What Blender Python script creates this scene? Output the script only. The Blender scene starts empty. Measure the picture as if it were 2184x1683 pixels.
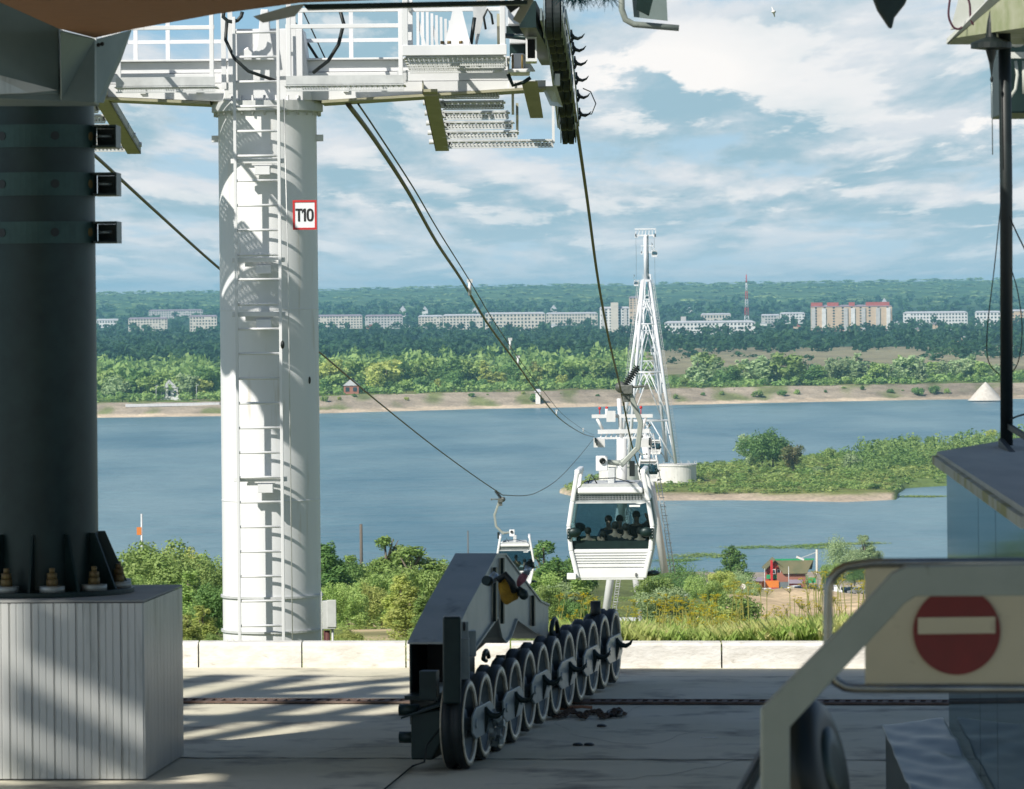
import bpy, bmesh, math, random
from mathutils import Vector, Matrix, noise as mnoise
R = math.radians
rnd = random.Random(7)
S = bpy.context.scene
COL = S.collection
# ---------------------------------------------------------------- camera
F = 10000.0            # focal length in units of 1/2184 of the picture width
VH = 618.0             # row of the horizon in the middle of the picture
CAMZ = 2.8
ROLL = R(0.55)
cs, sn = math.cos(ROLL), math.sin(ROLL)
cam = bpy.data.cameras.new('camera'); camo = bpy.data.objects.new('camera', cam); COL.objects.link(camo)
cam.sensor_width = 36; cam.lens = 36 * F / 2184; cam.shift_y = -(841.5 - VH) / 2184
camo.location = (0, 0, CAMZ)
camo.rotation_euler = (Matrix.Rotation(R(90), 3, 'X') @ Matrix.Rotation(-ROLL, 3, 'Z')).to_euler()
cam.clip_start = 0.5; cam.clip_end = 40000
cam.dof.use_dof = True; cam.dof.focus_distance = 75; cam.dof.aperture_fstop = 15
S.camera = camo
# ---------------------------------------------------------------- sky, sun, exposure
SUN_EL, SUN_AZ = 39.0, 42.0      # the sun stands behind and to the left of the camera
w = bpy.data.worlds.new('World'); S.world = w; w.use_nodes = True
nt = w.node_tree; N = nt.nodes; L = nt.links; N.clear()
def nd(t, **k):
    n = N.new(t)
    for a, b in k.items(): setattr(n, a, b)
    return n
def mth(op, a, b=None, c=None, clamp=False):
    n = nd('ShaderNodeMath', operation=op); n.use_clamp = clamp
    for i, q in enumerate((a, b, c)):
        if q is None: continue
        if isinstance(q, (int, float)): n.inputs[i].default_value = q
        else: L.new(q, n.inputs[i])
    return n.outputs[0]
out = nd('ShaderNodeOutputWorld'); bg = nd('ShaderNodeBackground'); L.new(bg.outputs[0], out.inputs[0])
sky = nd('ShaderNodeTexSky', sky_type='NISHITA'); sky.sun_disc = False
sky.sun_elevation = R(SUN_EL); sky.sun_rotation = R(180 + SUN_AZ); sky.altitude = 100; sky.air_density = 1.0; sky.dust_density = 0.6; sky.ozone_density = 1.5
tc = nd('ShaderNodeTexCoord'); sep = nd('ShaderNodeSeparateXYZ'); L.new(tc.outputs['Generated'], sep.inputs[0])
az = mth('ARCTAN2', sep.outputs[0], sep.outputs[1]); el = mth('ARCSINE', sep.outputs[2])
elc = mth('MAXIMUM', el, 0.0)
den = mth('DIVIDE', 1.0, mth('ADD', elc, 0.045))
cu = mth('MULTIPLY', az, den); cv = mth('MULTIPLY', den, 0.21)
def fbm(du, dv, scale, detail=7, rough=0.55, seed=0.0, dist=0.3):
    cb = nd('ShaderNodeCombineXYZ'); L.new(mth('ADD', cu, du), cb.inputs[0]); L.new(mth('ADD', cv, dv), cb.inputs[1]); cb.inputs[2].default_value = seed
    n = nd('ShaderNodeTexNoise'); n.inputs['Scale'].default_value = scale; n.inputs['Detail'].default_value = detail
    n.inputs['Roughness'].default_value = rough; n.inputs['Distortion'].default_value = dist; L.new(cb.outputs[0], n.inputs['Vector']); return n.outputs[0]
def gauss(a0, e0, sa, se):
    x = mth('DIVIDE', mth('SUBTRACT', az, a0), sa); y = mth('DIVIDE', mth('SUBTRACT', el, e0), se)
    return mth('EXPONENT', mth('MULTIPLY', mth('ADD', mth('MULTIPLY', x, x), mth('MULTIPLY', y, y)), -1.0))
def smooth(x, a, b):
    n = nd('ShaderNodeMapRange', interpolation_type='SMOOTHSTEP'); L.new(x, n.inputs[0]); n.inputs[1].default_value = a; n.inputs[2].default_value = b; return n.outputs[0]
def mixc(f, a, b):
    n = nd('ShaderNodeMix', data_type='RGBA')
    for i, q in ((0, f), (6, a), (7, b)):
        if isinstance(q, tuple): n.inputs[i].default_value = (*q, 1)
        elif isinstance(q, float): n.inputs[i].default_value = q
        else: L.new(q, n.inputs[i])
    return n.outputs[2]
def billow(du, dv):
    cb = nd('ShaderNodeCombineXYZ'); wv = fbm(du, dv, 5.0, 4, .6, seed=5.0)
    L.new(mth('ADD', mth('ADD', cu, du), mth('MULTIPLY', wv, .35)), cb.inputs[0]); L.new(mth('ADD', mth('ADD', cv, dv), mth('MULTIPLY', wv, .3)), cb.inputs[1])
    v1 = nd('ShaderNodeTexVoronoi', feature='F1'); v1.inputs['Scale'].default_value = 5.0; L.new(cb.outputs[0], v1.inputs['Vector'])
    return mth('ADD', fbm(du, dv, 1.9, 7, .60, seed=3.1), mth('MULTIPLY', mth('SUBTRACT', .62, v1.outputs['Distance']), .15))
d1 = billow(0, 0); d2 = billow(0.05, -0.16)
big = gauss(0.034, 0.0455, 0.022, 0.0085); big2 = gauss(0.099, 0.034, 0.012, 0.006); bank = gauss(0.066, 0.050, 0.052, 0.013); bank2 = gauss(-0.02, 0.047, 0.035, 0.010); hole = gauss(0.016, 0.060, 0.012, 0.005)
hole2 = gauss(-0.062, 0.056, 0.018, 0.007); base_ = gauss(0.050, 0.0315, 0.045, 0.0028)
dens = mth('SUBTRACT', mth('ADD', d1, mth('ADD', mth('MULTIPLY', big, 0.10), mth('ADD', mth('MULTIPLY', big2, 0.10), mth('ADD', mth('MULTIPLY', bank, 0.15), mth('MULTIPLY', bank2, 0.10))))), mth('ADD', mth('MULTIPLY', mth('ADD', hole, hole2), 0.2), mth('MULTIPLY', base_, .07)))
mask = mth('MULTIPLY', smooth(dens, 0.33, 0.50), smooth(el, 0.20, 0.08))
lit = smooth(mth('ADD', mth('MULTIPLY', mth('SUBTRACT', d1, d2), 1.3), mth('MULTIPLY', mth('SUBTRACT', dens, 0.60), 0.9)), -0.02, 0.15)
lit = mth('MULTIPLY', lit, smooth(dens, 0.46, 0.66))
lit = mth('MULTIPLY', lit, mth('MINIMUM', 1.0, mth('ADD', 0.50, mth('MULTIPLY', mth('ADD', big, mth('MULTIPLY', big2, .8)), 0.75))))
skyc = nd('ShaderNodeVectorMath', operation='SCALE'); L.new(sky.outputs[0], skyc.inputs[0]); skyc.inputs['Scale'].default_value = 0.07
lowf = smooth(el, 0.06, 0.16)
blue = mixc(lowf, mixc(smooth(el, 0.01, 0.065), (0.42, 0.57, 0.67), (0.26, 0.46, 0.62)), skyc.outputs[0])
cshade = mixc(smooth(mth('ADD', d2, mth('MULTIPLY', fbm(0.4, 0.3, 3.2, 5, seed=9.0), .6)), 0.66, 0.98), (0.63, 0.66, 0.69), (0.29, 0.44, 0.52))
cloud = mixc(lit, cshade, (0.86, 0.83, 0.80))
skymix = mixc(mth('MULTIPLY', mask, 0.95), blue, cloud)
hz = smooth(el, 0.020, 0.0)
skymix = mixc(mth('MULTIPLY', hz, 0.6), skymix, (0.42, 0.56, 0.65))
L.new(skymix, bg.inputs[0]); bg.inputs[1].default_value = 1.0
sl = bpy.data.lights.new('sun', 'SUN'); sl.energy = 4.9; sl.angle = R(0.5); sl.color = (1.0, 0.94, 0.85)
so = bpy.data.objects.new('sun', sl); COL.objects.link(so)
SD = Vector((-math.sin(R(SUN_AZ)) * math.cos(R(SUN_EL)), -math.cos(R(SUN_AZ)) * math.cos(R(SUN_EL)), math.sin(R(SUN_EL))))
so.rotation_euler = SD.to_track_quat('Z', 'Y').to_euler(); so.location = (-30, -30, 60)
S.view_settings.view_transform = 'Standard'; S.view_settings.look = 'None'; S.view_settings.exposure = 0.28; S.view_settings.gamma = 1.0
S.cycles.use_denoising = True; S.cycles.volume_bounces = 0; S.cycles.max_bounces = 7; S.cycles.transparent_max_bounces = 12
S.cycles.volume_step_rate = 10; S.cycles.sample_clamp_indirect = 6
# ---------------------------------------------------------------- helpers
def W(u, v, d):
    """point seen at picture position (u, v) at distance d in front of the camera"""
    a, b = (u - 1092) / F, (VH - v) / F
    return Vector(((a * cs + b * sn) * d, d, CAMZ + (-a * sn + b * cs) * d))
def WZ(u, v, z):
    a, b = (u - 1092) / F, (VH - v) / F
    return W(u, v, (z - CAMZ) / (-a * sn + b * cs))
def hv(u): return VH - (u - 1092) * math.tan(ROLL)
def lerp(pts, x):
    if x <= pts[0][0]: return pts[0][1]
    for (a, p), (b, q) in zip(pts, pts[1:]):
        if x <= b: return p + (q - p) * (x - a) / (b - a)
    return pts[-1][1]
class MB:
    def __init__(s): s.v = []; s.f = []; s.m = []; s.sm = []; s.cm = 0; s.cs = False
    def add(s, vs, fs):
        o = len(s.v); s.v += [Vector(p) for p in vs]
        for f in fs: s.f.append([i + o for i in f]); s.m.append(s.cm); s.sm.append(s.cs)
        return s
    def box(s, lo, hi):
        a, b = lo, hi
        vs = [(x, y, z) for x in (a[0], b[0]) for y in (a[1], b[1]) for z in (a[2], b[2])]
        return s.add(vs, [(0,1,3,2),(4,6,7,5),(0,4,5,1),(2,3,7,6),(0,2,6,4),(1,5,7,3)])
    def cbox(s, c, sz, rot=None):
        vs = [Vector((x*sz[0]/2, y*sz[1]/2, z*sz[2]/2)) for x in (-1,1) for y in (-1,1) for z in (-1,1)]
        if rot: vs = [rot @ q for q in vs]
        c = Vector(c)
        return s.add([q + c for q in vs], [(0,1,3,2),(4,6,7,5),(0,4,5,1),(2,3,7,6),(0,2,6,4),(1,5,7,3)])
    def bar(s, p, q, wd, ht, up=(0,0,1)):
        p, q = Vector(p), Vector(q); t = (q - p); ln = t.length
        if ln < 1e-6: return s
        t.normalize(); up = Vector(up)
        if abs(t.dot(up)) > 0.98: up = Vector((0,1,0))
        x = t.cross(up).normalized(); z = x.cross(t)
        vs = [e + x*(i*wd/2) + z*(j*ht/2) for e in (p, q) for i in (-1,1) for j in (-1,1)]
        return s.add(vs, [(0,1,3,2),(4,6,7,5),(0,4,5,1),(2,3,7,6),(0,2,6,4),(1,5,7,3)])
    def prism(s, poly, ext):
        ext = Vector(ext); n = len(poly); vs = [Vector(p) for p in poly]; vs += [p + ext for p in vs]
        return s.add(vs, [tuple(range(n)), tuple(range(2*n-1, n-1, -1))] + [(i, i+n, (i+1)%n+n, (i+1)%n) for i in range(n)])
    def tube(s, pts, r, n=8, caps=True):
        pts = [Vector(p) for p in pts]; k = len(pts); rs = r if isinstance(r, (list, tuple)) else [r]*k
        rings = []; px = None
        for i, p in enumerate(pts):
            t = (pts[min(i+1, k-1)] - pts[max(i-1, 0)]).normalized()
            if px is None:
                up = Vector((0,0,1)) if abs(t.z) < 0.9 else Vector((0,1,0)); px = t.cross(up).normalized()
            else:
                px = (px - t*px.dot(t)); px = px.normalized() if px.length > 1e-6 else t.orthogonal().normalized()
            y = t.cross(px); rings.append([p + (px*math.cos(2*math.pi*j/n) + y*math.sin(2*math.pi*j/n))*rs[i] for j in range(n)])
        vs = [q for rg in rings for q in rg]
        fs = [(i*n+j, i*n+(j+1)%n, (i+1)*n+(j+1)%n, (i+1)*n+j) for i in range(k-1) for j in range(n)]
        o = s.cs; s.cs = True; s.add(vs, fs); s.cs = o
        if caps:
            b = len(s.v) - len(vs)
            for fc in (list(range(n-1, -1, -1)), [(k-1)*n+j for j in range(n)]):
                s.f.append([b+i for i in fc]); s.m.append(s.cm); s.sm.append(False)
        return s
    def cyl(s, p, q, r, n=24, r2=None): return s.tube([p, q], [r, r if r2 is None else r2], n)
    def lathe(s, prof, c, ax=(0,0,1), n=32, close=False):
        """prof: list of (radius, offset along the axis)"""
        c = Vector(c); ax = Vector(ax).normalized(); x = ax.orthogonal().normalized(); y = ax.cross(x); k = len(prof)
        vs = [c + ax*h + (x*math.cos(2*math.pi*j/n) + y*math.sin(2*math.pi*j/n))*r for r, h in prof for j in range(n)]
        kk = k if close else k-1
        fs = [(i*n+j, i*n+(j+1)%n, ((i+1)%k)*n+(j+1)%n, ((i+1)%k)*n+j) for i in range(kk) for j in range(n)]
        return s.add(vs, fs)
    def ball(s, c, r, n=10, m=7, rot=None):
        c = Vector(c); r = Vector(r) if not isinstance(r, (int, float)) else Vector((r, r, r)); vs = []; fs = []
        for i in range(m+1):
            th = math.pi*i/m
            for j in range(n):
                q = Vector((r.x*math.sin(th)*math.cos(2*math.pi*j/n), r.y*math.sin(th)*math.sin(2*math.pi*j/n), r.z*math.cos(th)))
                vs.append((rot @ q if rot else q) + c)
        for i in range(m):
            for j in range(n): fs.append((i*n+j, (i+1)*n+j, (i+1)*n+(j+1)%n, i*n+(j+1)%n))
        o = s.cs; s.cs = True; s.add(vs, fs); s.cs = o; return s
    def build(s, name, mat, parent=None, bevel=0.0, segs=2):
        me = bpy.data.meshes.new(name); org = Vector(parent['org']) if parent is not None and 'org' in parent else Vector((0,0,0))
        me.from_pydata([tuple(v - org) for v in s.v], [], s.f); me.update()
        mats = mat if isinstance(mat, (list, tuple)) else [mat]
        for m in mats: me.materials.append(m)
        me.polygons.foreach_set('material_index', s.m); me.polygons.foreach_set('use_smooth', s.sm)
        bm = bmesh.new(); bm.from_mesh(me)
        if len(s.f) < 60000: bmesh.ops.recalc_face_normals(bm, faces=bm.faces)
        bm.to_mesh(me); bm.free()
        o = bpy.data.objects.new(name, me); COL.objects.link(o)
        if parent is not None: o.parent = parent; o['org'] = tuple(org)
        if bevel:
            b = o.modifiers.new('bevel', 'BEVEL'); b.width = bevel; b.segments = segs; b.limit_method = 'ANGLE'; b.angle_limit = R(40)
        return o
def thing(name, label, cat, loc, group=None):
    o = bpy.data.objects.new(name, None); COL.objects.link(o); o.location = loc; o.empty_display_size = 0.2
    o['org'] = tuple(loc); o['label'] = label; o['category'] = cat
    if group: o['group'] = group
    return o
def tag(o, label, cat, group=None):
    o['label'] = label; o['category'] = cat
    if group: o['group'] = group
    return o
def struct(o, kind='structure'): o['kind'] = kind; return o
def copy_tree(o, parent=None):
    c = o.copy(); COL.objects.link(c)
    if parent is not None: c.parent = parent
    for ch in list(o.children): copy_tree(ch, c)
    return c
def put(o, loc, rz=0.0, sc=1.0, label=None, group=None):
    o.location = loc; o.rotation_euler = (0, 0, rz); o.scale = (sc, sc, sc) if isinstance(sc, (int, float)) else sc
    if label: o['label'] = label
    if group: o['group'] = group
    return o
def arc(c, r, a0, a1, n, ax='xz'):
    c = Vector(c); res = []
    for i in range(n+1):
        a = R(a0 + (a1-a0)*i/n); p, q = r*math.cos(a), r*math.sin(a)
        res.append(c + (Vector((p, 0, q)) if ax == 'xz' else Vector((0, p, q)) if ax == 'yz' else Vector((p, q, 0))))
    return res
# ---------------------------------------------------------------- materials
MATS = {}
def mat(name, c1, c2=None, scale=4.0, rough=0.6, metal=0.0, bump=0.0, bscale=None, stretch=(1,1,1), contrast=(0.35, 0.65), spec=0.5, detail=6, c3=None, s3=20.0, t3=(0.55, 0.7), objvar=0.0):
    m = bpy.data.materials.new(name); m.use_nodes = True; t = m.node_tree; n = t.nodes; l = t.links
    b = n['Principled BSDF']; b.inputs['Roughness'].default_value = rough; b.inputs['Metallic'].default_value = metal
    b.inputs['Specular IOR Level'].default_value = spec; b.inputs['Base Color'].default_value = (*c1, 1)
    if c2 is not None or bump or c3 is not None:
        co = n.new('ShaderNodeTexCoord'); mp = n.new('ShaderNodeMapping'); mp.inputs['Scale'].default_value = stretch
        l.new(co.outputs['Object'], mp.inputs[0])
        def noi(sc, det=detail):
            z = n.new('ShaderNodeTexNoise'); z.inputs['Scale'].default_value = sc; z.inputs['Detail'].default_value = det; z.inputs['Roughness'].default_value = 0.6
            l.new(mp.outputs[0], z.inputs['Vector']); return z.outputs[0]
        colr = None
        if c2 is not None:
            mr = n.new('ShaderNodeMapRange'); mr.inputs[1].default_value, mr.inputs[2].default_value = contrast; l.new(noi(scale), mr.inputs[0])
            mx = n.new('ShaderNodeMix'); mx.data_type = 'RGBA'; mx.inputs[6].default_value = (*c1, 1); mx.inputs[7].default_value = (*c2, 1); l.new(mr.outputs[0], mx.inputs[0]); colr = mx.outputs[2]
        if c3 is not None:
            mr = n.new('ShaderNodeMapRange'); mr.inputs[1].default_value, mr.inputs[2].default_value = t3; l.new(noi(s3), mr.inputs[0])
            mx = n.new('ShaderNodeMix'); mx.data_type = 'RGBA'; mx.inputs[6].default_value = (*c1, 1); mx.inputs[7].default_value = (*c3, 1)
            if colr: l.new(colr, mx.inputs[6])
            l.new(mr.outputs[0], mx.inputs[0]); colr = mx.outputs[2]
        if objvar:
            oi = n.new('ShaderNodeObjectInfo'); hs = n.new('ShaderNodeHueSaturation')
            a = n.new('ShaderNodeMapRange'); a.inputs[3].default_value = 1-objvar; a.inputs[4].default_value = 1+objvar; l.new(oi.outputs['Random'], a.inputs[0]); l.new(a.outputs[0], hs.inputs['Value'])
            l.new(colr, hs.inputs['Color']); colr = hs.outputs[0]
        if colr: l.new(colr, b.inputs['Base Color'])
        if bump:
            bp = n.new('ShaderNodeBump'); bp.inputs['Strength'].default_value = min(bump, 1.0); bp.inputs['Distance'].default_value = 0.01*max(1, bump)
            l.new(noi(bscale or scale*4), bp.inputs['Height']); l.new(bp.outputs[0], b.inputs['Normal'])
    MATS[name] = m; return m
def leafmat(name, c1, c2, c3=None, scale=3.0, s3=9.0, var=0.22):
    c1, c2, c3 = [tuple(x*1.5 for x in c) if c else c for c in (c1, c2, c3)]
    m = mat(name, c1, c2, scale, rough=0.6, contrast=(0.38, 0.62), c3=c3, s3=s3, objvar=var, spec=0.25, detail=3)
    t = m.node_tree; b = t.nodes['Principled BSDF']; o = t.nodes['Material Output']
    tr = t.nodes.new('ShaderNodeBsdfTranslucent'); mx = t.nodes.new('ShaderNodeMixShader'); mx.inputs[0].default_value = 0.38
    src = b.inputs['Base Color'].links[0].from_socket
    t.links.new(src, tr.inputs[0]); t.links.new(b.outputs[0], mx.inputs[1]); t.links.new(tr.outputs[0], mx.inputs[2]); t.links.new(mx.outputs[0], o.inputs[0])
    return m
white = mat('white_paint', (0.72, 0.73, 0.74), (0.62, 0.64, 0.65), 1.3, 0.38, c3=(0.50, 0.50, 0.46), s3=6, t3=(0.66, 0.8), stretch=(1, 1, 0.35))
wgrey = mat('galvanised_grey', (0.62, 0.64, 0.64), (0.48, 0.50, 0.50), 5, 0.45, 0.2)
olive = mat('drab_tone', (0.36, 0.35, 0.25), (0.29, 0.285, 0.2), 5, 0.5)  # drab olive; on the pylon's undersides the shade is in this colour
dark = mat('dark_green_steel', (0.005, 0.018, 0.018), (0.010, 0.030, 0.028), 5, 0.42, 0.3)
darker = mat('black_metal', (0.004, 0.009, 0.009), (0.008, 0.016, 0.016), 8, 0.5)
steel = mat('dull_steel', (0.20, 0.25, 0.26), (0.28, 0.33, 0.34), 6, 0.42, 0.55, bump=0.15)
rubber = mat('black_rubber', (0.006, 0.011, 0.012), (0.013, 0.022, 0.023), 9, 0.55)
ropem = mat('greased_rope', (0.10, 0.085, 0.055), (0.05, 0.045, 0.035), 30, 0.5, 0.3, stretch=(1,1,1))
red = mat('red_paint', (0.55, 0.03, 0.03), (0.45, 0.03, 0.03), 6, 0.5)
import numpy as np
# ---------------------------------------------------------------- the land
ZW = -62.2
RP = [(34, .0815), (38, .0785), (60, .0768), (150, .0760), (300, .0735), (420, .0712), (500, .0698), (700, .0675), (860, .0663), (945, .0655), (990, .0632), (1060, .0610), (1100, .0600), (1180, .0580)]
VFR = [(1186, 1050), (1192, 1053), (1240, 1064), (1400, 1068), (1560, 1067), (1800, 1071), (1906, 1066), (1922, 1042), (2020, 1036), (2600, 1034)]
VBK = [(1186, 1049), (1194, 1046), (1250, 1030), (1400, 1018), (1480, 1003), (1560, 995), (1850, 975), (2134, 940), (2600, 915)]
VBANK = [(-900, 900), (210, 891), (460, 888), (680, 882), (1000, 873), (1300, 867), (1480, 863), (1800, 856), (2100, 851), (2900, 846)]
def vd(u, v): return (CAMZ - ZW) * F / (v - hv(u))
def height(x, y):
    d = max(y, 1.0); u = 1092 + x / d * F; n = mnoise.noise
    if d < 34.6: return -0.06
    if d < 1300:
        r = lerp(RP, d)
        z = CAMZ - r*d
        if d > 55: z += n(Vector((x*.02, d*.012, 1)))*min(2.2, d*.006)*(1 if d < 900 else 0.3)
        if u > 1500 and 330 < d < 900: z += 1.6*n(Vector((x*.06, d*.02, 5)))
        if u < 1500 and d > 940: z = z + (d-940)*0.012 if d < 1040 else z + max(0, 1.2-(d-1040)*.05)
        return max(z, ZW-4)
    if d < 2300:
        if u <= 1186 or u > 2600: return ZW-4
        a = vd(u, lerp(VFR, u)); b = vd(u, lerp(VBK, u))
        if d < a-40 or d > b+40: return ZW-4
        e = min(d-a, b-d); q = n(Vector((x*.03, d*.03, 2)))
        if e < 0: return ZW + max(-4, e*.15)
        return ZW + min(1.6+0.4*q, e*.12+0.05) + (0.7*q if e > 20 else 0) + min(1.2, e*.01)
    e = d - vd(u, lerp(VBANK, u)) + 5*n(Vector((x*.02, 0, 3)))
    if e < -30: return ZW-4
    if e < 0: return ZW + e*.13
    top = 8.0 if u > 480 else 6.5
    if e < 14: z = e*.07
    elif e < 55: z = 1.0 + (e-14)/41*(top-1)
    else: z = top + min(2.0, (e-55)*.004)
    z += 0.5*n(Vector((x*.03, d*.03, 4)))*min(1, max(0, e)/30)
    z = ZW + z
    if d > 4200: z += (d-4200)*.0006
    if d > 7000: z += min(1, (d-7000)/2200)*13
    if d > 9000:
        k = min(1, (d-9000)/5500); k = k*k*(3-2*k)
        z += k*(CAMZ - z + lerp([(210, 0.6), (680, 2.2), (1092, 8.5), (1500, 9), (2130, 11)], u)*1.42 - 2)
        z += n(Vector((x*.0009, d*.0011, 6)))*2.5*k
    return z
rows = [-60, 0, 33, 34.7]; d = 35.0
while d < 16500:
    rows.append(d)
    if d < 1180: d *= 1.018
    elif d < 1380: d += 40
    elif d < 1950: d += 9
    elif d < 2380: d += 60
    elif d < 2800: d += 5
    elif d < 9000: d *= 1.014
    else: d *= 1.025
ts = [-.6, -.45, -.34, -.27] + [-.22 + i*.0011 for i in range(int(.44/.0011)+1)] + [.27, .34, .45, .6]
gv = []; gc = []
GR, SA, BK, SO, FO = (.11, .155, .045), (.56, .43, .27), (.33, .28, .215), (.27, .25, .14), (.035, .075, .035)
def blend(a, b, k):
    k = max(0, min(1, k)); return tuple(p*(1-k)+q*k for p, q in zip(a, b))
for d in rows:
    for t in ts:
        x = t * (d if d > 36 else 36); z = height(x, d) if d > 34 else -.06; gv.append((x, d, z)); u = 1092 + x/max(d, 1)*F
        nn = mnoise.noise(Vector((x*.015, d*.01, 8)))*.5+.5; n2 = mnoise.noise(Vector((x*.08, d*.03, 9)))*.5+.5
        if d < 1300:
            c = blend(GR, (.16, .17, .06), n2)
            if u > 1535 and 300 < d < 905: c = blend(c, SA, (n2-.22)*5 if d > 400 else (n2-.5)*4)
            if d > 905: c = blend((.34, .29, .23), (.42, .37, .30), n2) if u > 1480 else c
            if 735 < u < 870 and 150 < d < 640: c = blend(c, SA, (n2-.35)*5)
            if u < 470 and 150 < d < 400: c = blend(c, SA, (n2-.6)*4)
        elif d < 2300:
            a = vd(u, lerp(VFR, u)) if u > 1186 else 0
            c = blend((.44, .36, .27), blend((.12, .17, .04), (.2, .2, .07), n2), (d-a-3-12*n2)/8) if u < 1900 else (.12, .17, .05)
        else:
            e = d - vd(u, lerp(VBANK, u))
            if e < 16: c = (.50, .41, .30)
            elif e < 58: c = blend(BK, (.17, .19, .08), (n2-.52)*6)
            elif e < 420: c = blend((.12, .17, .04), (.26, .23, .12), (n2-.5)*4)
            elif d < 4300: c = blend(SO, (.22, .19, .13), nn) if u > 1250 else (.07, .11, .03)
            elif d < 9000: c = FO
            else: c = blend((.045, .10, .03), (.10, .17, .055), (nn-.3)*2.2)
        gc.append(c)
me = bpy.data.meshes.new('ground'); nc = len(ts)
fs = [(i*nc+j, i*nc+j+1, (i+1)*nc+j+1, (i+1)*nc+j) for i in range(len(rows)-1) for j in range(nc-1)]
me.from_pydata(gv, [], fs); me.update()
ca = me.color_attributes.new('cover', 'FLOAT_COLOR', 'POINT'); ca.data.foreach_set('color', np.array([(*c, 1) for c in gc], dtype=np.float32).ravel())
me.polygons.foreach_set('use_smooth', [True]*len(fs))
gm = mat('ground_cover', (.1, .1, .1), rough=0.9, spec=0.1); t_ = gm.node_tree; b_ = t_.nodes['Principled BSDF']
at_ = t_.nodes.new('ShaderNodeAttribute'); at_.attribute_name = 'cover'; co_ = t_.nodes.new('ShaderNodeTexCoord')
mxs = at_.outputs['Color']
for sc_, lo, hi in ((0.9, .72, 1.3), (0.09, .75, 1.25), (0.006, .7, 1.35)):
    nz = t_.nodes.new('ShaderNodeTexNoise'); nz.inputs['Scale'].default_value = sc_; nz.inputs['Detail'].default_value = 5; t_.links.new(co_.outputs['Object'], nz.inputs['Vector'])
    mr = t_.nodes.new('ShaderNodeMapRange'); mr.inputs[1].default_value = .3; mr.inputs[2].default_value = .7; mr.inputs[3].default_value = lo; mr.inputs[4].default_value = hi; t_.links.new(nz.outputs[0], mr.inputs[0])
    vm = t_.nodes.new('ShaderNodeVectorMath'); vm.operation = 'SCALE'; t_.links.new(mxs, vm.inputs[0]); t_.links.new(mr.outputs[0], vm.inputs['Scale']); mxs = vm.outputs[0]
t_.links.new(mxs, b_.inputs['Base Color']); me.materials.append(gm)
go = bpy.data.objects.new('ground', me); COL.objects.link(go); struct(go)
# river
m = mat('river_water', (.070, .170, .220), (.185, .295, .325), 0.013, rough=0.30, spec=0.45, contrast=(.35, .65), stretch=(1, .35, 1)); t_ = m.node_tree; b_ = t_.nodes['Principled BSDF']
co_ = t_.nodes.new('ShaderNodeTexCoord'); prev = None
for sc_, st_, dist in ((.55, .4, .5), (.09, .5, 2.6), (0.02, .5, 6)):
    mp = t_.nodes.new('ShaderNodeMapping'); mp.inputs['Scale'].default_value = (st_, 1, 1); t_.links.new(co_.outputs['Object'], mp.inputs[0])
    nz = t_.nodes.new('ShaderNodeTexNoise'); nz.inputs['Scale'].default_value = sc_; nz.inputs['Detail'].default_value = 4; t_.links.new(mp.outputs[0], nz.inputs['Vector'])
    bp = t_.nodes.new('ShaderNodeBump'); bp.inputs['Strength'].default_value = 1.0; bp.inputs['Distance'].default_value = dist; t_.links.new(nz.outputs[0], bp.inputs['Height'])
    if prev: t_.links.new(prev, bp.inputs['Normal'])
    prev = bp.outputs[0]
t_.links.new(prev, b_.inputs['Normal'])
q = MB(); q.add([(-1500, 1000, ZW), (1500, 1000, ZW), (1500, 2900, ZW), (-1500, 2900, ZW)], [(0, 1, 2, 3)]); struct(q.build('river', m))
# pavement of the station yard, drain and kerb
SLK = -0.133
def kl(x, y0): return y0 + SLK*x
pm = mat('yard_concrete', (.56, .54, .41), (.70, .66, .53), 0.7, rough=0.85, bump=0.8, bscale=10, c3=(.13, .125, .115), s3=1.7, t3=(.52, .74), spec=.3, detail=11)
q = MB(); q.add([(-14, -12, 0), (14, -12, 0), (14, kl(14, 34.72), 0), (-14, kl(-14, 34.72), 0)], [(0, 1, 2, 3)]); struct(q.build('pavement', pm))
kerbm = mat('kerb_concrete', (.74, .73, .69), (.58, .56, .51), 6, .85, bump=.6, bscale=25, c3=(.30, .27, .22), s3=9, t3=(.62, .8), stretch=(1, 1, 2.2))
q = MB(); r_ = random.Random(5)
for y0_, wj in ((27.95, .035), (33.9, .02)):
    up, lo = [], []
    for i in range(140):
        x = -5+i*.075; y = kl(x, y0_)+.012*math.sin(i*.7)+r_.uniform(-.012, .012); w_ = wj*r_.uniform(.3, 1.2); up.append((x, y+w_/2, .004)); lo.append((x, y-w_/2, .004))
    q.add(up+lo, [(i, i+1, 141+i, 140+i) for i in range(139)])
for x0_, y0_, n_ in ((-1.2, 28.4, 16), (1.1, 29.5, 20), (.2, 31.0, 14), (2.0, 27.0, 18)):
    x, y, a = x0_, y0_, r_.uniform(0, 6); pr_ = None
    for i in range(n_):
        a += r_.uniform(-.7, .7); nx_, ny_ = x+.12*math.cos(a), y+.25*math.sin(a); q.add([(x, y-.006, .004), (nx_, ny_-.006, .004), (nx_, ny_+.006, .004), (x, y+.006, .004)], [(0, 1, 2, 3)]); x, y = nx_, ny_
struct(q.build('pavement_cracks', mat('crack_dirt', (.045, .042, .038), (.09, .085, .075), 9, .95)))
names_k = ['at the far left beside the striped plinth', 'left half of the white column stands behind it', 'right half of the white column stands behind it', 'between the column foot and the sheave train', 'behind the near end of the sheave train', 'behind the far sheaves of the train', 'right of the last sheave, under tall grass', 'behind the upright end of the metal arm', 'seen through the sign frame', 'hidden mostly by the sign board', 'rightmost, behind the cabinet', 'far right end']
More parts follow.
